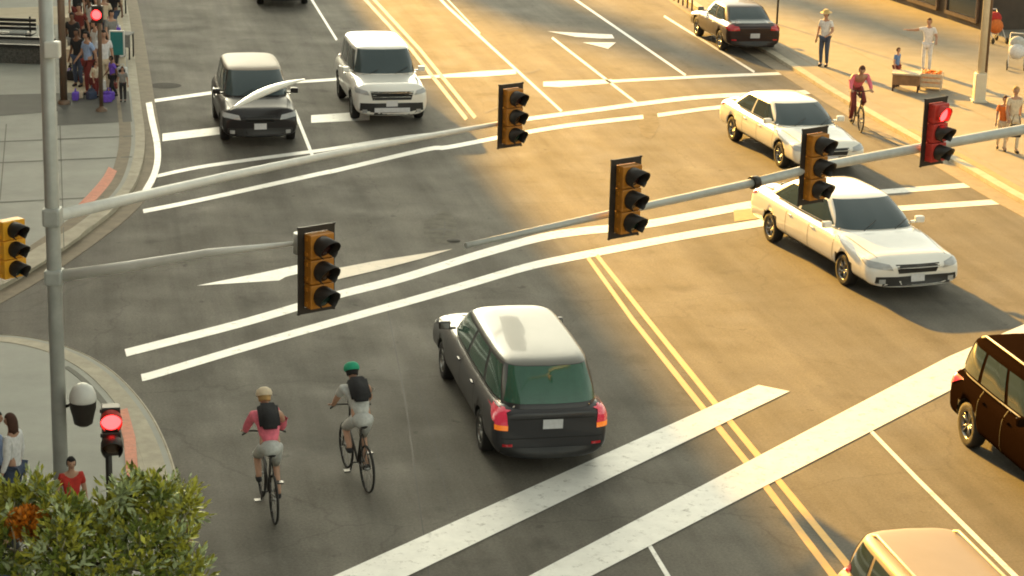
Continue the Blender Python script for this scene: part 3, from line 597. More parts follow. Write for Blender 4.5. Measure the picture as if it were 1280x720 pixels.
    rmm = bpy.data.meshes.new('rim'); rm.to_mesh(rmm); rm.free(); rmm.materials.append(M[rim]); rmm.materials.append(M['seam'])
    for ax in axles:
        for s in (-1, 1):
            wo = bpy.data.objects.new('wheel', tym); C.objects.link(wo); wo.parent = t; wo.location = (ax, s*(Wd/2-.135), wr); wo.rotation_euler = (-s*math.pi/2, 0, 0)
            ro = bpy.data.objects.new('rim', rmm); C.objects.link(ro); ro.parent = wo
    return t
SEDAN = dict(L=4.75, W=1.84, H=1.43, wb=2.75, wr=.325, cat='car', top=[(-2.4, .93), (-2.0, 1.02), (-1.3, 1.01), (.6, .98), (1.1, .95), (2.0, .80), (2.4, .66)],
  gh=dict(z0=.93, xf0=1.12, xf1=.28, xr0=-1.95, xr1=-1.10, w0=.80, w1=.62), cuts=[(.10, .46), (.50, .93)], nose=dict(hz=.62, h0=.52, gw=.40, gh=.12), rear=dict(z=.84, pz=.62), doors=[-.75, .10, 1.0])
HATCH = dict(L=4.55, W=1.80, H=1.62, wb=2.68, wr=.335, cat='car', top=[(-2.3, 1.0), (-2.0, 1.06), (.6, 1.04), (1.15, 1.02), (1.9, .90), (2.3, .72)],
  gh=dict(z0=1.0, xf0=1.22, xf1=.42, xr0=-2.22, xr1=-1.85, w0=.79, w1=.66), cuts=[(.04, .26), (.30, .60), (.64, .96)], nose=dict(hz=.70, h0=.50, gw=.34, gh=.12), rear=dict(z=1.02, pz=.78), doors=[-.95, -.05, .95])
SUV = dict(bump=.36, L=4.75, W=1.92, H=1.74, wb=2.75, wr=.37, cat='car', top=[(-2.4, 1.05), (-2.1, 1.13), (.6, 1.12), (1.2, 1.10), (2.0, 1.03), (2.4, .90)],
  gh=dict(z0=1.08, xf0=1.22, xf1=.58, xr0=-2.28, xr1=-1.98, w0=.85, w1=.72), cuts=[(.03, .26), (.30, .60), (.64, .96)], nose=dict(hz=.82, h0=.60, gw=.52, gh=.18, chrome=True), rear=dict(z=1.06, pz=.80), doors=[-1.0, -.05, .95])
def stretch(sp, fx=1, fy=1, fz=1):
    q = dict(sp); q['L'] *= fx; q['W'] *= fy; q['H'] *= fz; q['wb'] *= fx; q['top'] = [(a*fx, b_*fz) for a, b_ in sp['top']]
    g_ = dict(sp['gh']); 
    for k_ in ('xf0', 'xf1', 'xr0', 'xr1'): g_[k_] *= fx
    g_['w0'] *= fy; g_['w1'] *= fy; g_['z0'] *= fz; q['gh'] = g_; q['doors'] = [d_*fx for d_ in sp['doors']]
    n_ = dict(sp['nose']); n_['hz'] *= fz; q['nose'] = n_; q['rear'] = {k_: v_*fz for k_, v_ in sp['rear'].items()}
    return q
def put(car, px, py, anchor, away, L, turn=0.0, lat=0.0):
    """ground point seen at px,py = middle of the car's front or rear bumper"""
    p = P(px, py); a = ROAD_A + (0 if away else math.pi) + turn; d = Vector((math.cos(a), math.sin(a), 0)); car.rotation_euler = (0, 0, a)
    car.location = p - d*(L/2) if anchor == 'front' else p + d*(L/2)
    return car
CG = 'cars at the crossing'
c1 = put(make_car('parked_car', 'black hatchback with roof sheen painted tan and front plate waiting at the left stop line', stretch(HATCH, 1.03, 1.08, 1.06), 'paint_black', CG, roofpaint='paint_tan'), 326, 184, 'front', False, 4.69)  # tan roof colour is sheen painted onto the black car
c1.name = 'waiting_car'
c2 = put(make_car('waiting_car', 'boxy white utility vehicle with black bumper waiting beside the black hatchback', stretch(SUV, 1.05, 1.04, 1.05), 'paint_white', CG), 490, 157, 'front', False, 4.98)
c3 = put(make_car('approaching_car', 'dark car cut off by the top edge behind the two waiting vehicles', SEDAN, 'paint_charcoal', CG), 356, 10, 'front', False, 4.75)
c4 = put(make_car('parked_car', 'dark maroon sedan parked along the right kerb, seen from behind', SEDAN, 'paint_maroon', CG), 943, 69, 'rear', True, 4.75)
c5 = put(make_car('moving_car', 'white sedan entering the crossing, the farther of the two white cars at the right', stretch(SEDAN, 1.15, 1.06, 1.0), 'paint_pearl', CG), 1040, 220, 'front', False, 5.46, turn=R(5))
c6 = put(make_car('moving_car', 'long white sedan nearer the camera, passing under the right-hand arm', stretch(SEDAN, 1.28, 1.14, 1.06), 'paint_white', CG), 1146, 374, 'front', False, 6.08, turn=R(7))
c7 = put(make_car('moving_car', 'dark hatchback with pale roof and pink red rear lights in mid street', stretch(HATCH, 1.34, 1.04, 1.05), 'paint_charcoal', CG, glass='glass_green', roofpaint='paint_silver', tail='taillamp_pink', tailtall=True, turn=True), 690, 594, 'rear', True, 6.1)
c8 = make_car('moving_car', 'dark brown utility car with pale roof rails cut off by the right edge', SUV, 'paint_brown', CG, rails='light', tail='taillamp_pink', tailtall=True)
pc = P(1174, 532); d = -ROAD; side = Vector((-d.y, d.x, 0)); c8.rotation_euler = (0, 0, math.atan2(d.y, d.x)); c8.location = pc + d*(4.75/2) + side*(1.92/2)
c9 = put(make_car('moving_car', 'tan hatchback with pale roof rails cut off by the bottom edge', HATCH, 'paint_tan', CG, rails='light'), 1108, 785, 'rear', False, 4.55)
# extra trims for the white utility car: black lower bumper and its guard
b = bmesh.new(); box(b, 2.50, 0, .42, .03, .95, .12, 0, .01); obj('bumper_plate', b, 'plate', c2)
# pale tapered panel lying across the black car's bonnet and screen
p0 = c1.matrix_basis @ Vector((1.62, .78, 0))
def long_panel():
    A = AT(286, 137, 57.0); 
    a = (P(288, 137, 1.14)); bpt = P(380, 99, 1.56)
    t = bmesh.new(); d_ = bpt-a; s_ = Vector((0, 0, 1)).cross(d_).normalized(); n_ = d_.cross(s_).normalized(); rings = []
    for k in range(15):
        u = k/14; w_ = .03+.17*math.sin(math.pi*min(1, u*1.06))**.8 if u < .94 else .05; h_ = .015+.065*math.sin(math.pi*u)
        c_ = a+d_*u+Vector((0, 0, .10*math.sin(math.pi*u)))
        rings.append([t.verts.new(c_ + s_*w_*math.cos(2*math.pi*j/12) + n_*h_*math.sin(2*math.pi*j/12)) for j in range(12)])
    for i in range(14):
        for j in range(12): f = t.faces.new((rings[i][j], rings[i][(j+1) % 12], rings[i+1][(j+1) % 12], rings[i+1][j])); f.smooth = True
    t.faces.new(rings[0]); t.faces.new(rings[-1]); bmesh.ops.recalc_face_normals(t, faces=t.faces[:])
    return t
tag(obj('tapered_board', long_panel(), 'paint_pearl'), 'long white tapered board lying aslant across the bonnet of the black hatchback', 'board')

# ------------------------------------------------------------------ people
def skin_mesh(verts, edges, radii, levels=2):
    me = bpy.data.meshes.new('s'); me.from_pydata([tuple(v) for v in verts], edges, []); o = bpy.data.objects.new('s', me); C.objects.link(o)
    md = o.modifiers.new('k', 'SKIN'); sv = me.skin_vertices[0].data
    for i, r in enumerate(radii): sv[i].radius = (r, r) if not isinstance(r, tuple) else r
    sv[0].use_root = True
    sb = o.modifiers.new('u', 'SUBSURF'); sb.levels = levels; sb.render_levels = levels
    dg = bpy.context.evaluated_depsgraph_get(); r = bpy.data.meshes.new_from_object(o.evaluated_get(dg)); bpy.data.objects.remove(o); return r
BASE = dict(pel=(0, 0, .95), sp=(0, 0, 1.14), ch=(0, 0, 1.36), nk=(0, .01, 1.49), hb=(0, .02, 1.56), hd=(0, .03, 1.65),
  sl=(-.17, 0, 1.42), sr=(.17, 0, 1.42), el=(-.23, -.02, 1.14), er=(.23, -.02, 1.14), wl=(-.25, .06, .90), wr=(.25, .06, .90), hl=(-.26, .09, .82), hr=(.26, .09, .82),
  jl=(-.09, 0, .90), jr=(.09, 0, .90), kl=(-.10, .03, .50), kr=(.10, .03, .50), al=(-.10, -.02, .09), ar=(.10, -.02, .09), tl=(-.11, .13, .03), tr=(.11, .13, .03))
RAD = dict(pel=(.13, .10), sp=(.125, .09), ch=(.14, .10), nk=.055, hb=.055, hd=.06, sl=.062, sr=.062, el=.043, er=.043, wl=.03, wr=.03, hl=.028, hr=.028, jl=.088, jr=.088, kl=.058, kr=.058, al=.04, ar=.04, tl=.032, tr=.032)
EDG = [('pel', 'sp'), ('sp', 'ch'), ('ch', 'nk'), ('nk', 'hb'), ('hb', 'hd'), ('ch', 'sl'), ('sl', 'el'), ('el', 'wl'), ('wl', 'hl'), ('ch', 'sr'), ('sr', 'er'), ('er', 'wr'), ('wr', 'hr'), ('pel', 'jl'), ('jl', 'kl'), ('kl', 'al'), ('al', 'tl'), ('pel', 'jr'), ('jr', 'kr'), ('kr', 'ar'), ('ar', 'tr')]
def person(label, loc, face, shirt, legs, hair='hair_brown', h=1.72, pose=None, sleeves='short', hat=None, hairlen=0, shoes='cloth_black', skin='skin', shorts=False, skirt=False, pack=None, group=None, cat='person'):
    t = thing('person', label, cat, loc, face-math.pi/2, group); k = h/1.75
    J = dict(BASE); J.update(pose or {}); J = {a: Vector(v)*k for a, v in J.items()}
    def sub(keys, sc=1.0, add=0.0, cut=None):
        ks = [a for a in BASE if a in keys]; ix = {a: i for i, a in enumerate(ks)}
        vs = [J[a].copy() for a in ks]; rs = []
        for a in ks:
            r = RAD[a] if not (a == 'pel' and pose is RIDE) else .10; rs.append(tuple((q*k*sc+add) for q in r) if isinstance(r, tuple) else r*k*sc+add)
        es = [(ix[a], ix[b_]) for a, b_ in EDG if a in ix and b_ in ix]
        return vs, es, rs, ix
    vs, es, rs, ix = sub(set(BASE))
    if pose is RIDE: rs[ix['pel']] = (.085, .085); rs[ix['jl']] = rs[ix['jr']] = .06*k
    body = skin_mesh(vs, es, rs)
    bm = bmesh.new(); bm.from_mesh(body)
    up = (J['hd']-J['hb']).normalized(); hc = J['hd']+up*.01*k
    fwd = Vector((0, 1, 0)); fwd = (fwd-up*fwd.dot(up)).normalized(); rt = fwd.cross(up)
    HM = Matrix((rt, fwd, up)).transposed()
    def hp(x, y, z): return hc + HM @ Vector((x*k, y*k, z*k))
    b2 = bmesh.new(); bmesh.ops.create_icosphere(b2, subdivisions=3, radius=1)
    for v in b2.verts:
        c_ = v.co.copy(); jaw = 1-.28*max(0, -c_.z)**1.2; v.co = hp(c_.x*.074*jaw, c_.y*.092*(1-.1*max(0, -c_.z)), c_.z*.112)
        if c_.y > .85 and -.35 < c_.z < .15 and abs(c_.x) < .18: v.co = v.co + fwd*.02*k
    for f in b2.faces: f.smooth = True
    join(bm, b2)
    for s in (-1, 1): b3 = bmesh.new(); bmesh.ops.create_icosphere(b3, subdivisions=1, radius=.02*k); bmesh.ops.scale(b3, vec=(.5, .9, 1.4), verts=b3.verts); bmesh.ops.translate(b3, vec=hp(s*.075, -.005, -.005), verts=b3.verts); join(bm, b3)
    for s, wk, hk, ek in ((-1, 'wl', 'hl', 'el'), (1, 'wr', 'hr', 'er')):   # palm and five fingers
        d_ = (J[hk]-J[wk]).normalized(); sd = d_.cross(Vector((0, 0, 1)))
        if sd.length < .2: sd = Vector((0, 1, 0))
        sd.normalize(); nn = d_.cross(sd).normalized()
        for q, (of, ln) in enumerate([(-.030, .062), (-.010, .078), (.010, .074), (.028, .058)]):
            a = J[hk]+sd*of*k; tube(bm, [a-d_*.02*k, a+d_*ln*.5*k+nn*.004, a+d_*ln*k+nn*.02*k], [.010*k, .009*k, .007*k], 6)
        a = J[wk]+(J[hk]-J[wk])*.5; tube(bm, [a, a-sd*.045*k+d_*.03*k, a-sd*.05*k+d_*.065*k], [.012*k, .010*k, .008*k], 6)
    obj('body', bm, skin, t, True)
    for s in (-1, 1):
        b = bmesh.new(); ball(b, hp(s*.03, .082, .012), .010*k, sub=1); obj('eye', b, 'hair_black', t)
    b = bmesh.new(); tube(b, [hp(-.022, .083, -.055), hp(0, .089, -.056), hp(.022, .083, -.055)], .004*k, 5); obj('mouth', b, 'cloth_maroon', t)
    top = {'pel', 'sp', 'ch', 'sl', 'sr', 'el', 'er'} | ({'wl', 'wr'} if sleeves == 'long' else set())
    vs, es, rs, ix = sub(top, 1.10, .008)
    if sleeves == 'short':
        for a, b_ in (('el', 'sl'), ('er', 'sr')): vs[ix[a]] = vs[ix[b_]]*.35+vs[ix[a]]*.65; rs[ix[a]] = .062*k
    if pose is not RIDE: vs[ix['pel']] = vs[ix['pel']]-Vector((0, 0, .075*k))
    obj('shirt', skin_mesh(vs, es, rs), shirt, t, True)
    lg = {'pel', 'jl', 'jr', 'kl', 'kr'} | (set() if shorts else {'al', 'ar'})
    vs, es, rs, ix = sub(lg, 1.10, .008)
    if pose is RIDE:
        b = bmesh.new(); pv = J['pel']+Vector((0, -.01, -.02)); ball(b, pv, .135*k, 1.08, 1.0, .90, 3)
        for a, b_, c_ in (('jl', 'kl', 'al'), ('jr', 'kr', 'ar')):
            m_ = J[a].lerp(J[b_], .5); pts_ = [pv.lerp(J[a], .7), J[a], m_, J[a].lerp(J[b_], .93)]; rr_ = [.085*k, .088*k, .082*k, .070*k]
            if not shorts: pts_ += [J[b_]+Vector((0, 0, -.02)), J[b_].lerp(J[c_], .5), J[c_]]; rr_ += [.072*k, .06*k, .05*k]
            tube(b, pts_, rr_, 14)
        obj('shorts' if shorts else 'trousers', b, legs, t)
    else: obj('shorts' if shorts else 'trousers', skin_mesh(vs, es, rs), legs, t, True)
    for s, a, b_ in ((-1, 'al', 'tl'), (1, 'ar', 'tr')):
        vv = [J[a]+Vector((0, -.05*k, -.045*k)), J[a]+Vector((0, .03, -.04*k)), J[b_]+Vector((0, .02, 0))]
        obj('shoe', skin_mesh(vv, [(0, 1), (1, 2)], [.045*k, .05*k, .04*k], 1), shoes, t, True)
    b = bmesh.new(); b2 = bmesh.new(); bmesh.ops.create_icosphere(b2, subdivisions=3, radius=1)
    dl = [v for v in b2.verts if (v.co.y > .35 and v.co.z < .42) or v.co.z < -.55]; bmesh.ops.delete(b2, geom=dl, context='VERTS')
    for v in b2.verts:
        c_ = v.co.copy(); v.co = hp(c_.x*.086, c_.y*.102-.006, c_.z*.122+.006)
        if hairlen and c_.z < .1: v.co = v.co - up*hairlen*(.1-c_.z)*k - fwd*.01
    bmesh.ops.solidify(b2, geom=b2.faces[:], thickness=.008*k)
    for f in b2.faces: f.smooth = True
    join(b, b2); obj('hair', b, hair, t)
    if hat:
        hm, kind = hat; b = bmesh.new(); mt = Matrix.Translation(hp(0, 0, .02)) @ HM.to_4x4()
        if kind == 'brim': lathe(b, [(.19*k, .03*k), (.10*k, .05*k), (.098*k, .10*k), (.07*k, .13*k), (.001, .135*k)], 20, mt)
        else: lathe(b, [(.105*k, .0), (.112*k, .04*k), (.095*k, .09*k), (.05*k, .12*k), (.001, .128*k)], 20, mt @ Matrix.Diagonal((1, 1.25, 1, 1)))
        obj('hat' if kind == 'brim' else 'helmet', b, hm, t, True)
    if pack:
        b = bmesh.new(); c_ = (J['sp']*.35+J['ch']*.65); ax = (J['ch']-J['sp']).normalized(); bk = Vector((0, -1, 0)); bk = (bk-ax*bk.dot(ax)).normalized(); rr = bk.cross(ax)
        b2 = bmesh.new(); bmesh.ops.create_cube(b2, size=1); bmesh.ops.scale(b2, vec=(.28*k, .15*k, .40*k), verts=b2.verts); bmesh.ops.bevel(b2, geom=b2.edges[:], offset=.05*k, segments=3, affect='EDGES')
        bmesh.ops.transform(b2, matrix=Matrix.Translation(c_+bk*.17*k) @ Matrix((rr, -bk, ax)).transposed().to_4x4(), verts=b2.verts); join(b, b2); pk = obj('backpack', b, pack, t, True)
        for s in (-1, 1): b = bmesh.new(); tube(b, [c_+rr*s*.09*k+ax*.2*k+bk*.12*k, c_+rr*s*.10*k+ax*.22*k-bk*.05*k, c_+rr*s*.11*k-ax*.02*k-bk*.12*k], .014*k, 6); obj('strap', b, pack, pk)
    return t
RA = ROAD_A
# bicycle: x forward
def bicycle(label, loc, face, frame='dark_metal', group=None, basket=False):
    t = thing('bicycle', label, 'bicycle', loc, face, group); r = .34
    for nm, x in (('rear_wheel', -.52), ('front_wheel', .52)):
        b = bmesh.new(); mt = Matrix.Translation((x, 0, r)) @ Matrix.Rotation(math.pi/2, 4, 'X')
        lathe(b, [(r+.0, 0), (r-.012, .018), (r-.03, .012), (r-.03, -.012), (r-.012, -.018), (r, 0)], 40, mt); wo = obj('wheel', b, 'rubber', t)
        b = bmesh.new(); tube(b, [(x, -.04, r), (x, .04, r)], .02, 8)
        for k in range(14): a = 2*math.pi*k/14; tube(b, [(x, .02*(-1)**k, r), (x+math.cos(a)*(r-.025), 0, r+math.sin(a)*(r-.025))], .0022, 4)
        obj('spokes', b, 'rim', wo)
    bb = (-.08, 0, .29); seat = (-.25, 0, .86); head = (.36, 0, .82); hb = (.40, 0, .66)
    b = bmesh.new()
    for a, c_ in ((bb, seat), (bb, hb), (seat, head), (head, hb)): tube(b, [a, c_], .018, 8)
    for s in (-.05, .05): tube(b, [bb, (-.52, s, r)], .010, 6); tube(b, [(-.24, s*.3, .76), (-.52, s, r)], .009, 6)
    obj('frame', b, frame, t)
    b = bmesh.new()
    for s in (-.055, .055): tube(b, [hb, (.47, s, .48), (.52, s, r)], .012, 6)
    obj('fork', b, frame, t)
    b = bmesh.new(); tube(b, [head, (.36, 0, 1.0)], .014, 8); tube(b, [(.30, -.30, .99), (.36, -.2, 1.02), (.38, 0, 1.0), (.36, .2, 1.02), (.30, .30, .99)], .013, 8); obj('handlebar', b, 'dark_metal', t)
    b = bmesh.new(); ball(b, (-.27, 0, .91), .13, 1.1, .6, .3); tube(b, [seat, (-.26, 0, .9)], .013, 6); obj('saddle', b, 'rubber', t)
    b = bmesh.new(); tube(b, [(-.08, -.1, .29), (-.08, .1, .29)], .012, 6); tube(b, [(-.08, .08, .29), (.0, .09, .14)], .009, 6); tube(b, [(-.08, -.08, .29), (-.16, -.09, .44)], .009, 6); box(b, 0, .14, .14, .09, .09, .02); box(b, -.16, -.14, .44, .09, .09, .02); obj('crank', b, 'rim_dark', t)
    return t
RIDE = dict(pel=(0, -.26, 1.0), sp=(0, -.14, 1.15), ch=(0, .06, 1.30), nk=(0, .17, 1.38), hb=(0, .21, 1.43), hd=(0, .25, 1.51),
  sl=(-.18, .09, 1.34), sr=(.18, .09, 1.34), el=(-.25, .20, 1.14), er=(.25, .20, 1.14), wl=(-.25, .33, 1.03), wr=(.25, .33, 1.03), hl=(-.25, .38, 1.02), hr=(.25, .38, 1.02),
  jl=(-.09, -.22, .97), jr=(.09, -.22, .97), kl=(-.12, .16, .74), kr=(.12, .10, .62), al=(-.14, -.14, .54), ar=(.14, -.04, .24), tl=(-.14, -.02, .49), tr=(.14, .1, .19))
def rider(px, py, away, anchor_back, blabel, plabel, turn=0, sc=1.0, **kw):
    a = ROAD_A+(0 if away else math.pi)+turn; d = Vector((math.cos(a), math.sin(a), 0)); p = P(px, py) + d*(.86 if away else -.86)
    o1 = bicycle(blabel, p, a, group=None); o2 = person(plabel, p, a, pose=RIDE, h=1.75, **kw)
    o1.scale = o2.scale = (sc, sc, sc)
rider(347, 664, True, True, 'dark bicycle ridden by the cyclist in pink near the left corner', 'pink-topped cyclist with a small black pack, left of the green-helmeted one', turn=R(4), sc=1.07, shirt='cloth_pink', legs='cloth_lightgrey', hair='hair_blond', hat=('cloth_cream', 'helmet'), pack='cloth_black', sleeves='long', shorts=True)
rider(466, 624, True, True, 'dark bicycle ridden by the cyclist with the green helmet', 'cyclist with a green helmet and black pack, between the pink cyclist and dark car', turn=R(9), sc=1.07, shirt='cloth_lightgrey', legs='cloth_lightgrey', hair='hair_black', hat=('cloth_green', 'helmet'), pack='cloth_black', sleeves='short', shorts=True)
rider(1078, 168, False, False, 'pale bicycle at the right kerb under the rider in pink', 'cyclist in a salmon pink top riding along the right kerb behind the white sedan', turn=R(-8), sc=1.08, shirt='cloth_pink', legs='cloth_maroon', hair='hair_brown', sleeves='long')
CAMF = -math.pi/2
STR = dict(kl=(-.10, .12, .52), al=(-.10, .10, .09), tl=(-.11, .25, .03), kr=(.10, -.02, .50), ar=(.10, -.22, .12), tr=(.11, -.08, .04), el=(-.23, -.12, 1.14), wl=(-.25, -.14, .90), hl=(-.26, -.13, .82), er=(.23, .06, 1.14), wr=(.25, .22, .96), hr=(.26, .27, .9))
POINT = dict(er=(.42, .03, 1.36), wr=(.66, .05, 1.34), hr=(.74, .06, 1.35), el=(-.28, .05, 1.16), wl=(-.30, .25, 1.05), hl=(-.30, .32, 1.02))
person('person in a straw hat and white shirt standing alone near the parked dark sedan', P(1029, 83, KZ), CAMF-.5, 'cloth_white', 'cloth_denim', 'hair_brown', 1.72, hat=('straw', 'brim'), sleeves='short', pose=dict(el=(-.26, .05, 1.16), wl=(-.2, .24, 1.05), hl=(-.16, .30, 1.02)))
person('person in a long white shirt pointing with one arm beside the low market table', P(1157, 90, KZ), CAMF-.3, 'cloth_white', 'cloth_white', 'hair_brown', 1.65, pose={k_: (-v[0], v[1], v[2]) if False else v for k_, v in POINT.items()}, sleeves='short', skin='skin')
person('child with brown hair and a blue top beside the brown market table', P(1119, 108, KZ), CAMF+.9, 'cloth_blue', 'cloth_maroon', 'hair_brown', 1.15, sleeves='short')
person('person with blond hair and cream clothes walking at the right edge', P(1263, 190, KZ), CAMF+.2, 'cloth_cream', 'cloth_cream', 'hair_blond', 1.70, pose=STR, skin='skin')
person('shorter person in orange tones walking beside the blond one at the right edge', P(1251, 188, KZ), CAMF-.1, 'cloth_orange', 'cloth_cream', 'hair_brown', 1.42, pose=STR)
b = bmesh.new(); box(b, 0, 0, 0, .30, .16, .34, 0, .04); tube(b, [(-.12, 0, .15), (-.06, 0, .4), (.06, 0, .4), (.12, 0, .15)], .012, 6); o = obj('shoulder_bag', b, 'cloth_black'); o.location = P(1266, 160, .95) + Vector((0, -.3, 0)); tag(o, 'black bag carried in front of the blond walker at the right edge', 'bag')
# near-left people under the mast
person('woman with long brown hair and a white shirt at the lower left edge', P(20, 655, KZ), R(165), 'cloth_white', 'cloth_denim', 'hair_brown', 1.62, hairlen=.22, sleeves='long')
person('person with short dark hair in pale blue at the very left edge', P(-2, 650, KZ), R(30), 'cloth_lightblue', 'cloth_denim', 'hair_black', 1.60, sleeves='long')
person('person in a red top half hidden behind the tall mast', P(92, 688, KZ), CAMF+.4, 'cloth_red', 'cloth_maroon', 'hair_black', 1.35, sleeves='short')
person('person in a pale cap seen through leaves at the lower left', P(8, 790, KZ), CAMF, 'cloth_black', 'cloth_denim', 'hair_brown', 1.5, hat=('cloth_cream', 'brim'))
# crowd at upper left
crowd = [(98, 108, 'cloth_black', 'cloth_denim', 'hair_black', 'person in black at the left side of the upper left crowd', 1.62), (111, 117, 'cloth_lightblue', 'cloth_maroon', 'hair_black', 'person in a light blue top and maroon trousers in the upper left crowd', 1.72),
 (131, 116, 'cloth_white', 'cloth_cream', 'hair_black', 'person in white standing right of the slim signal post', 1.74), (141, 122, 'cloth_purple', 'cloth_black', 'hair_black', 'child in purple beside the kerb in the upper left crowd', 1.15),
 (154, 127, 'cloth_grey', 'cloth_black', 'hair_brown', 'small child in grey nearest the kerb at the upper left', .95), (101, 74, 'cloth_maroon', 'cloth_black', 'hair_black', 'person in maroon standing behind the one in black', 1.65),
 (114, 66, 'cloth_white', 'cloth_black', 'hair_black', 'person in white farther back, left of the red signal', 1.7), (131, 62, 'cloth_cream', 'cloth_denim', 'hair_brown', 'person in cream behind the slim signal post', 1.7),
 (109, 32, 'cloth_pink', 'cloth_black', 'hair_black', 'person in pink at the back of the upper left crowd', 1.7), (120, 20, 'cloth_lightblue', 'cloth_black', 'hair_black', 'person in pale blue at the very back of the crowd', 1.7),
 (137, 24, 'cloth_black', 'cloth_cream', 'hair_black', 'person in black at the back beside the teal sign', 1.7)]
crowd += [(121, 100, 'cloth_white', 'cloth_denim', 'hair_black', 'person in white and blue jeans directly behind the slim post', 1.7), (92, 84, 'cloth_black', 'cloth_grey', 'hair_black', 'person in black and grey behind the brown post', 1.6),
 (140, 84, 'cloth_grey', 'cloth_black', 'hair_black', 'grey-topped person just left of the teal sign', 1.68), (123, 78, 'cloth_maroon', 'cloth_denim', 'hair_brown', 'maroon-topped person hidden partly by the slim post', 1.6), (143, 50, 'cloth_black', 'cloth_denim', 'hair_black', 'person in black behind the teal sign by the kerb', 1.7),
 (97, 44, 'cloth_black', 'cloth_maroon', 'hair_black', 'person in black and maroon near the back at the left', 1.66), (124, 44, 'cloth_white', 'cloth_grey', 'hair_black', 'person in white and grey below the red light', 1.7), (104, 18, 'cloth_denim', 'cloth_black', 'hair_black', 'person in dark blue at the back left of the red light', 1.7),
 (149, 8, 'cloth_white', 'cloth_black', 'hair_brown', 'person in white at the top edge by the kerb', 1.7), (120, 122, 'cloth_cream', 'cloth_maroon', 'hair_brown', 'child in cream at the front of the upper left crowd', 1.0)]
for i, (x, y, sh, lg, hr, lb, hh) in enumerate(crowd):
    person(lb, P(x, y, KZ), CAMF+random.uniform(-1.2, 1.2), sh, lg, hr, hh, pose=STR if i % 2 else None, skin='skin' if i % 3 else 'skin_dark', group='people in the upper left crowd')

# ------------------------------------------------------------------ small street things
t = thing('sign_board', 'teal panel sign on a dark post by the kerb at the upper left', 'sign', P(144, 104, KZ))
b = bmesh.new(); tube(b, [(0, 0, 0), (0, 0, 1.35)], .03, 8); obj('post', b, 'dark_metal', t)
b = bmesh.new(); box(b, .08, -.03, 1.15, .36, .05, .66, 0, .01); obj('panel', b, 'teal', t); b = bmesh.new(); box(b, -.12, -.03, 1.15, .04, .06, .72, 0, .01); box(b, .28, -.03, 1.15, .04, .06, .72, 0, .01); box(b, .08, -.03, 1.50, .40, .06, .04); obj('frame', b, 'pale_metal', t)
for px, py, lab, sx, ms in [(146, 72, 'grey stall table covered in small goods behind the teal sign', 1.4, 'cloth_grey'), (92, 92, 'cream stall table beside the brown post at the upper left', .55, 'cloth_cream'), (88, 50, 'low cream stall counter behind the brown post', .6, 'cloth_cream'), (145, 18, 'long cream stall table at the back near the kerb', .9, 'cloth_cream')]:
    t = thing('stall_table', lab, 'table', P(px, py, KZ), -.05)
    sx *= .7
    b = bmesh.new(); box(b, 0, 0, .74, sx, .6, .04, 0, .008); obj('table_top', b, ms, t)
    for u in (-1, 1):
        for v in (-1, 1): b = bmesh.new(); box(b, u*(sx/2-.04), v*.26, .36, .04, .04, .72); obj('leg', b, 'dark_metal', t)
    b = bmesh.new(); box(b, 0, -.302, .55, sx, .01, .36); obj('cloth_skirt', b, ms, t)
gi = 0
for px, py in [(100, 122), (113, 124), (133, 128), (150, 96), (92, 98), (150, 70), (146, 44), (104, 88), (140, 12), (108, 104), (124, 110), (142, 112), (96, 60), (120, 56), (136, 34), (112, 40)]:
    for q in range(2):
        p = P(px+random.uniform(-6, 6), py+random.uniform(-4, 4), KZ); c_ = random.choice(['cloth_black', 'cloth_maroon', 'cloth_purple', 'cloth_white', 'cloth_denim', 'cloth_cream'])
        b = bmesh.new(); s_ = random.uniform(.22, .36); box(b, 0, 0, s_*.4, s_, s_*.6, s_*.8, 0, .04); tube(b, [(-s_*.25, 0, s_*.75), (-s_*.15, 0, s_*1.1), (s_*.15, 0, s_*1.1), (s_*.25, 0, s_*.75)], .014, 6)
        o = obj('carrier_bag', b, c_); o.location = p; o.rotation_euler = (0, 0, random.uniform(0, 3)); tag(o, 'small carrier bag on the pavement among the upper left crowd', 'bag', 'carrier bags around the crowd')
# benches / planter at far left
pb = P(0, 78, KZ)
t = thing('planter_box', 'long dark gravel filled planter with a black rim at the left edge', 'planter', pb, -.03)
b = bmesh.new(); box(b, -.9, .55, .25, 4.4, 1.3, .50, 0, .02); obj('trough', b, 'gravel', t); b = bmesh.new()
box(b, -.9, -.10, .53, 4.5, .10, .10, 0, .01); box(b, -.9, 1.2, .53, 4.5, .10, .10, 0, .01); box(b, 1.33, .55, .53, .1, 1.4, .1, 0, .01); box(b, -3.13, .55, .53, .1, 1.4, .1, 0, .01); obj('rim', b, 'trim_black', t)
t = thing('bench', 'black slatted bench standing behind the gravel planter at the left edge', 'bench', P(0, 62, KZ), -.03)
for yy in range(4): b = bmesh.new(); box(b, -.35, .1+yy*.13, .46, 2.7, .10, .035, 0, .005); obj('seat_slat', b, 'trim_black', t)
for zz_ in range(3): b = bmesh.new(); box(b, -.35, .56, .58+zz_*.13, 2.7, .03, .10, 0, .005); obj('back_slat', b, 'trim_black', t)
for xx in (-1.5, -.35, .8): b = bmesh.new(); box(b, xx, .32, .22, .06, .45, .44, 0, .005); box(b, xx, .60, .5, .05, .05, .9, 0, .005); obj('leg', b, 'dark_metal', t)
b = bmesh.new(); box(b, .5, .3, .50, .5, .35, .06, 0, .02); o = obj('bench_highlight', b, 'cloth_lightgrey'); o.location = P(0, 62, KZ); tag(o, 'pale slab standing in for a white highlight on the black bench', 'bench_highlight')  # pale slab added as the white highlight of the bench top
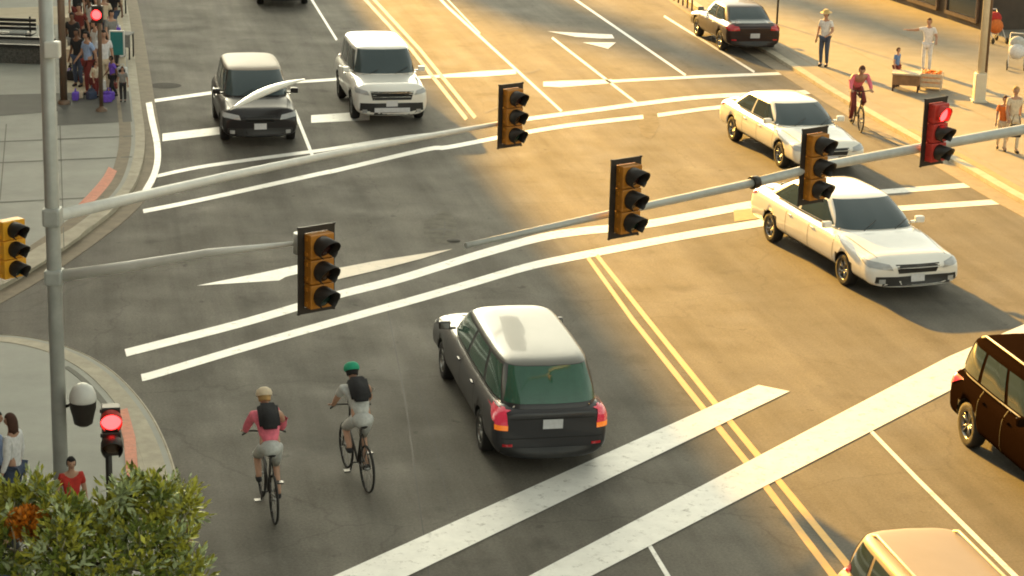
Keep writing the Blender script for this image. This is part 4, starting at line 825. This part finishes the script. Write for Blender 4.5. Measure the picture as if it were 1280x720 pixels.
# tables by the pointing person
t = thing('market_table', 'low table with a pale top and brown skirt between the child and the pointing person', 'table', P(1132, 113, KZ), -.25)
b = bmesh.new(); box(b, 0, 0, .52, .85, .62, .05, 0, .015); obj('table_top', b, 'cloth_cream', t); b = bmesh.new(); box(b, 0, 0, .34, .78, .54, .30, 0, .01); obj('skirt', b, 'wood', t)
for u in (-1, 1):
    for v in (-1, 1): b = bmesh.new(); box(b, u*.36, v*.24, .12, .05, .05, .24); obj('leg', b, 'hair_brown', t)
t = thing('fruit_crate', 'pale crate heaped with orange fruit right of the brown market table', 'crate', P(1163, 111, KZ), -.25)
b = bmesh.new()
for zc in (.16, .30, .44):
    for s in (-1, 1): box(b, 0, s*.26, zc, .64, .02, .10); box(b, s*.31, 0, zc, .02, .52, .10)
for u in (-1, 1):
    for v in (-1, 1): box(b, u*.30, v*.25, .25, .05, .05, .50)
box(b, 0, 0, .10, .6, .5, .02); obj('slats', b, 'cloth_cream', t)
b = bmesh.new()
for q in range(70): ball(b, (random.uniform(-.26, .26), random.uniform(-.2, .2), .40+random.uniform(0, .12)), .045, sub=1)
tag(obj('fruit_heap', b, 'fruit'), 'heap of orange fruit filling the pale crate', 'fruit').location = t.location; bpy.data.objects['fruit_heap'].rotation_euler = (0, 0, -.25)
# push cart and stroller at the right edge
def stroller(label, loc, rz, c1_, c2_, name='stroller'):
    t = thing(name, label, 'stroller', loc, rz)
    b = bmesh.new(); ball(b, (0, 0, .55), .26, 1, .9, 1.0); obj('seat', b, c1_, t); b = bmesh.new(); ball(b, (0, .12, .80), .24, 1.05, .8, .9); obj('canopy', b, c2_, t)
    b = bmesh.new()
    for s in (-1, 1): tube(b, [(s*.24, -.35, .1), (s*.24, .05, .55), (s*.22, .45, 1.05)], .014, 6); tube(b, [(s*.24, .35, .1), (s*.24, 0, .5)], .014, 6)
    tube(b, [(-.22, .45, 1.05), (.22, .45, 1.05)], .018, 6); obj('frame', b, 'pale_metal', t)
    for s in (-1, 1):
        for yy in (-.35, .35): b = bmesh.new(); lathe(b, [(.04, -.02), (.10, -.02), (.11, 0), (.10, .02), (.04, .02)], 16, Matrix.Translation((s*.26, yy, .11)) @ Matrix.Rotation(math.pi/2, 4, 'Y')); obj('wheel', b, 'rubber', t)
    return t
stroller('red and orange stroller standing by the shopfront right of the lamp post', P(1243, 53, KZ), .3, 'cloth_orange', 'cloth_red')
stroller('white stroller with dark wheels at the right edge of the picture', P(1269, 86, KZ), -.2, 'cloth_white', 'cloth_lightgrey')
# rail by the top edge beside the parked sedan
t = thing('barrier_rail', 'low gilded kerbside rail with dark posts at the top edge, beyond the parked sedan', 'railing', P(852, 8, KZ), ROAD_A)
for q in range(5): b = bmesh.new(); tube(b, [(q*.6-1.0, -.1, 0), (q*.6-1.0, -.1, .75)], .035, 8); obj('post', b, 'brown_metal', t)
b = bmesh.new(); tube(b, [(-1.1, -.1, .76), (1.5, -.1, .76)], .03, 8); tube(b, [(-1.1, -.1, .4), (1.5, -.1, .4)], .02, 8); obj('rail', b, 'cream_metal', t)

# ------------------------------------------------------------------ foliage at the lower left
def leafball(bm, c, rx, ry, rz, n, size, up=.4):
    for _ in range(n):
        while True:
            v = Vector((random.uniform(-1, 1), random.uniform(-1, 1), random.uniform(-1, 1)))
            if .35 < v.length < 1: break
        p = Vector(c)+Vector((v.x*rx, v.y*ry, v.z*rz)); d = (v.normalized()+Vector((random.uniform(-.8, .8), random.uniform(-.8, .8), random.uniform(-.3, 1)*up*2))).normalized()
        s_ = d.cross(Vector((random.uniform(-1, 1), random.uniform(-1, 1), random.uniform(-1, 1)))).normalized(); l = size*random.uniform(.6, 1.3); w_ = l*.30; nn = d.cross(s_)*l*.08
        a = [p-d*l*.5, p+s_*w_+nn, p+d*l*.5, p-s_*w_+nn]; vv = [bm.verts.new(q) for q in a]; bm.faces.new(vv)
def sprig(bm, base, d, n, ln, size):
    d = Vector(d).normalized(); u = d.cross(Vector((random.uniform(-1, 1), random.uniform(-1, 1), .1))).normalized(); v = d.cross(u)
    for k in range(n):
        f = k/(n-1); a = k*2.4; out = (u*math.cos(a)+v*math.sin(a)); dd = (out*(.9-.6*f)+d*(.5+f)).normalized()
        l = size*(1.15-.45*f)*random.uniform(.8, 1.2); s_ = dd.cross(d); s_ = s_.normalized() if s_.length > .05 else u; w_ = l*.2; p = base+d*ln*f; m_ = p+dd*l*.5-Vector((0, 0, l*.05))
        q = [p, m_+s_*w_, p+dd*l-Vector((0, 0, l*.12)), m_-s_*w_]; bm.faces.new([bm.verts.new(z_) for z_ in q])
def tree(name, label, base, h, clumps, leafm, size, dens, trunk=.07, cat='tree'):
    t = thing(name, label, cat, base)
    b = bmesh.new(); tube(b, [(0, 0, 0), (.05, 0, h*.3), (0, .05, h*.6)], [trunk, trunk*.8, trunk*.6], 10)
    for (x, y, z, r, mi) in clumps: tube(b, [(0, .05, h*.5), (x*.5, y*.5, (h*.5+z)*.5+.1), (x, y, z)], [trunk*.5, trunk*.3, trunk*.12], 6)
    obj('trunk', b, 'bark', t)
    b = bmesh.new(); mats = sorted(set(c[4] for c in clumps))
    for (x, y, z, r, mi) in clumps:
        n0 = len(b.faces); cnt = int(dens*r*r*r*120)+30; leafball(b, (x, y, z), r*.8, r*.8, r*.7, cnt, size)
        for _ in range(int(16+85*r)):
            n1 = len(b.faces); w3 = Vector((random.gauss(0, 1), random.gauss(0, 1)-.3, random.gauss(.5, .8))).normalized(); st = Vector((x, y, z))+w3*r*random.uniform(.45, .95)
            sprig(b, st, w3*.6+Vector((0, 0, random.uniform(.2, 1.1))), random.randint(7, 11), random.uniform(.12, .26), size*1.15)
            b.faces.ensure_lookup_table(); k2 = random.random(); m2 = mi if k2 < .36 else (1 if k2 < .72 else 2)
            for f in b.faces[n1:]: f.material_index = m2
        b.faces.ensure_lookup_table()
        for q_, f in enumerate(b.faces[n0:]):
            if q_ < cnt: f.material_index = mi
    obj('crown', b, leafm, t)
    if size > .1:
        for (x, y, z, r, mi) in clumps[::2]:
            b = bmesh.new(); a_ = Vector((x, y-.1, z))
            for q in range(3):
                dd = Vector((random.uniform(-.7, .7), random.uniform(-.6, .1), random.uniform(.5, 1))).normalized()*r*1.25; tube(b, [a_-dd*.3, a_+dd*.5+Vector((.02, 0, 0)), a_+dd], [.010, .007, .003], 5)
            obj('twig', b, 'twig', t)
    return t
LM = ['leaf', 'leaf_yellow', 'leaf_highlight']
def crown_clumps(base, lst): 
    return [((q-base).x, (q-base).y, (q-base).z, r, mi) for q, r, mi in lst]
tb = P(95, 880, KZ); dz = 23.0
lst = [(AT(x, y, 23.0+dd), r, mi) for x, y, dd, r, mi in [(10, 652, 0, .22, 1), (40, 642, .4, .18, 0), (20, 690, 0, .30, 0), (75, 650, 0, .26, 0), (70, 700, -.3, .32, 0), (120, 700, 0, .34, 0), (100, 660, .2, .2, 1), (140, 655, .2, .2, 1), (165, 632, .3, .13, 0), (152, 622, 0, .10, 2), (175, 680, 0, .24, 0), (200, 650, .3, .15, 1), (165, 715, 0, .34, 0), (60, 740, 0, .4, 0), (140, 760, 0, .4, 0), (0, 740, 0, .4, 0), (95, 750, 0, .4, 0), (210, 715, .2, .22, 0), (-30, 680, 0, .4, 0), (200, 622, .2, .08, 0), (50, 620, .3, .09, 1), (110, 655, .2, .14, 1), (222, 680, .2, .14, 1), (178, 612, .3, .07, 0), (232, 640, .3, .10, 1), (235, 720, .2, .16, 1), (20, 624, .3, .09, 1), (85, 672, -.3, .14, 1)]]
tree('street_tree', 'leafy green young tree filling the lower left corner', tb, 3.2, crown_clumps(tb, lst), LM, .105, 2.6)
# shrub at the kerb with dry lower leaves
sb = P(222, 690, KZ)
t = tree('shrub', 'yellow green shrub with dry brown lower leaves at the kerb edge', sb, .7, [(0, 0, .62, .22, 0), (.08, .05, .85, .16, 1), (-.1, 0, .75, .18, 0), (.12, -.05, .5, .2, 1)], ['leaf', 'leaf_yellow', 'leaf_highlight'], .07, 6, .03, 'shrub')
b = bmesh.new(); leafball(b, (.0, -.02, .26), .20, .2, .25, 420, .08); obj('dry_leaves', b, 'leaf_dry', t)
ob = AT(36, 655, 22.9); t = thing('flower_head', 'round orange bloom cluster among the green leaves at the lower left', 'flowers', ob)
b = bmesh.new(); leafball(b, (0, 0, 0), .25, .2, .19, 1500, .075); obj('petals', b, 'leaf_orange', t); b = bmesh.new(); tube(b, [(0, .1, -.05), (.05, .5, -1.2), (0, .5, -ob.z+KZ)], .015, 6); obj('stem', b, 'leaf', t)

# ------------------------------------------------------------------ buildings
def building(name, label, corner, ang, ln, dep, h, wall, floors, bays, mats=('glass', 'pale_metal')):
    """front wall runs from corner along ang for ln metres; depth to the left of that direction"""
    t = thing(name, label, 'building', corner, ang)
    b = bmesh.new(); box(b, ln/2, dep/2, h/2, ln, dep, h); obj('wall', b, wall, t)
    b = bmesh.new(); box(b, ln/2, dep/2, h+.25, ln+.5, dep+.5, .5, 0, .05); box(b, ln/2, -.06, 3.9, ln+.1, .12, .35, 0, .03); obj('cornice', b, 'stucco', t)
    for f in range(floors):
        for q in range(bays):
            x = ln*(q+.5)/bays; z = 1.9 if f == 0 else 3.9+(h-4.2)*(f-.5)/(floors-1); ww = ln/bays*(.8 if f == 0 else .5); hh = 2.6 if f == 0 else (h-4.2)/(floors-1)*.58
            b = bmesh.new()
            for s in (-1, 1): box(b, x+s*(ww/2+.04), -.03, z, .10, .10, hh+.2)
            box(b, x, -.03, z+hh/2+.05, ww, .10, .1); box(b, x, -.05, z-hh/2-.06, ww+.2, .16, .1); box(b, x, -.02, z, .05, .06, hh)
            fr = obj('window', b, 'stucco' if f else 'dark_metal', t); b = bmesh.new(); box(b, x, -.006, z, ww, .03, hh); obj('pane', b, 'glass', fr)
    return t
# left row: out of the frame, its shade covers the left half of the street
OFF = Vector((-ROAD.y, ROAD.x, 0))        # to the left of the street
ymid = P(735, 320)
def along(s, left): return ymid + ROAD*s + OFF*left
LEFT = 15.6
building('brick_building', 'brick corner building outside the left of the picture, nearest', along(-34, LEFT), ROAD_A, 26, 14, 19.5, 'brick', 4, 6)
building('stucco_building', 'pale stucco building beyond the left side street', along(12, LEFT+1.5), ROAD_A, 30, 14, 21.0, 'stucco', 5, 7)
building('brick_building', 'long brick block farther up the left side of the street', along(43, LEFT+1), ROAD_A, 40, 14, 21.9, 'brick', 4, 9)
building('stucco_building', 'tall pale block at the far end of the left side', along(84, LEFT+1), ROAD_A, 70, 14, 22.4, 'stucco', 5, 12)
tan = math.tan(R(SUN_EL))
def shadow_caster(label, tip_px, L_, wd):  # unseen block added to cast a shadow band onto the street
    p = P(*tip_px) - SD*L_; t = thing('shadow_caster', label, 'building', (p.x, p.y, 0), math.atan2(SD.y, SD.x)+math.pi/2); h = L_*tan-wd*.5
    b = bmesh.new(); box(b, 0, 0, h/2, wd, wd, h); obj('wall', b, 'stucco', t); b = bmesh.new(); lathe(b, [(wd*.75, h), (wd*.3, h+wd*.25), (.01, h+wd*.5)], 4); obj('roof', b, 'brick', t)
shadow_caster('unseen slender shadow caster added far up the street on the left', (1035, 132), 170, 2.9)
shadow_caster('lower unseen slender shadow caster added far up the street', (742, 56), 150, 2.0)
shadow_caster('second tall unseen shadow caster added far up the street', (1330, 104), 200, 3.4)

# right shopfront
a_ = P(1228, 38, KZ); e_ = P(1107, -2, KZ); dv = (e_-a_); an = math.atan2(dv.y, dv.x)
t = thing('shopfront', 'dark brown shopfront with cream base at the upper right corner', 'building', a_, an); ln = dv.length+14
b = bmesh.new(); box(b, ln/2, -3, 3, ln, 6, 6); obj('wall', b, 'shopfront', t)
for q in range(5):
    x = 1.5+q*2.9; b = bmesh.new(); box(b, x-1.1, .04, 1.6, .12, .08, 2.6); box(b, x+1.1, .04, 1.6, .12, .08, 2.6); box(b, x, .04, 2.95, 2.3, .08, .12); box(b, x, .04, .26, 2.3, .1, .14); fr = obj('window', b, 'brown_metal', t)
    b = bmesh.new(); box(b, x, .008, 1.6, 2.1, .03, 2.6); obj('pane', b, 'glass', fr)
b = bmesh.new(); box(b, ln/2, .6, 3.3, ln, 1.2, .12, 0, .02); obj('canopy', b, 'dark_metal', t)

SC.cycles.filter_width = 1.9
SC.render.resolution_x = 1024; SC.render.resolution_y = 576
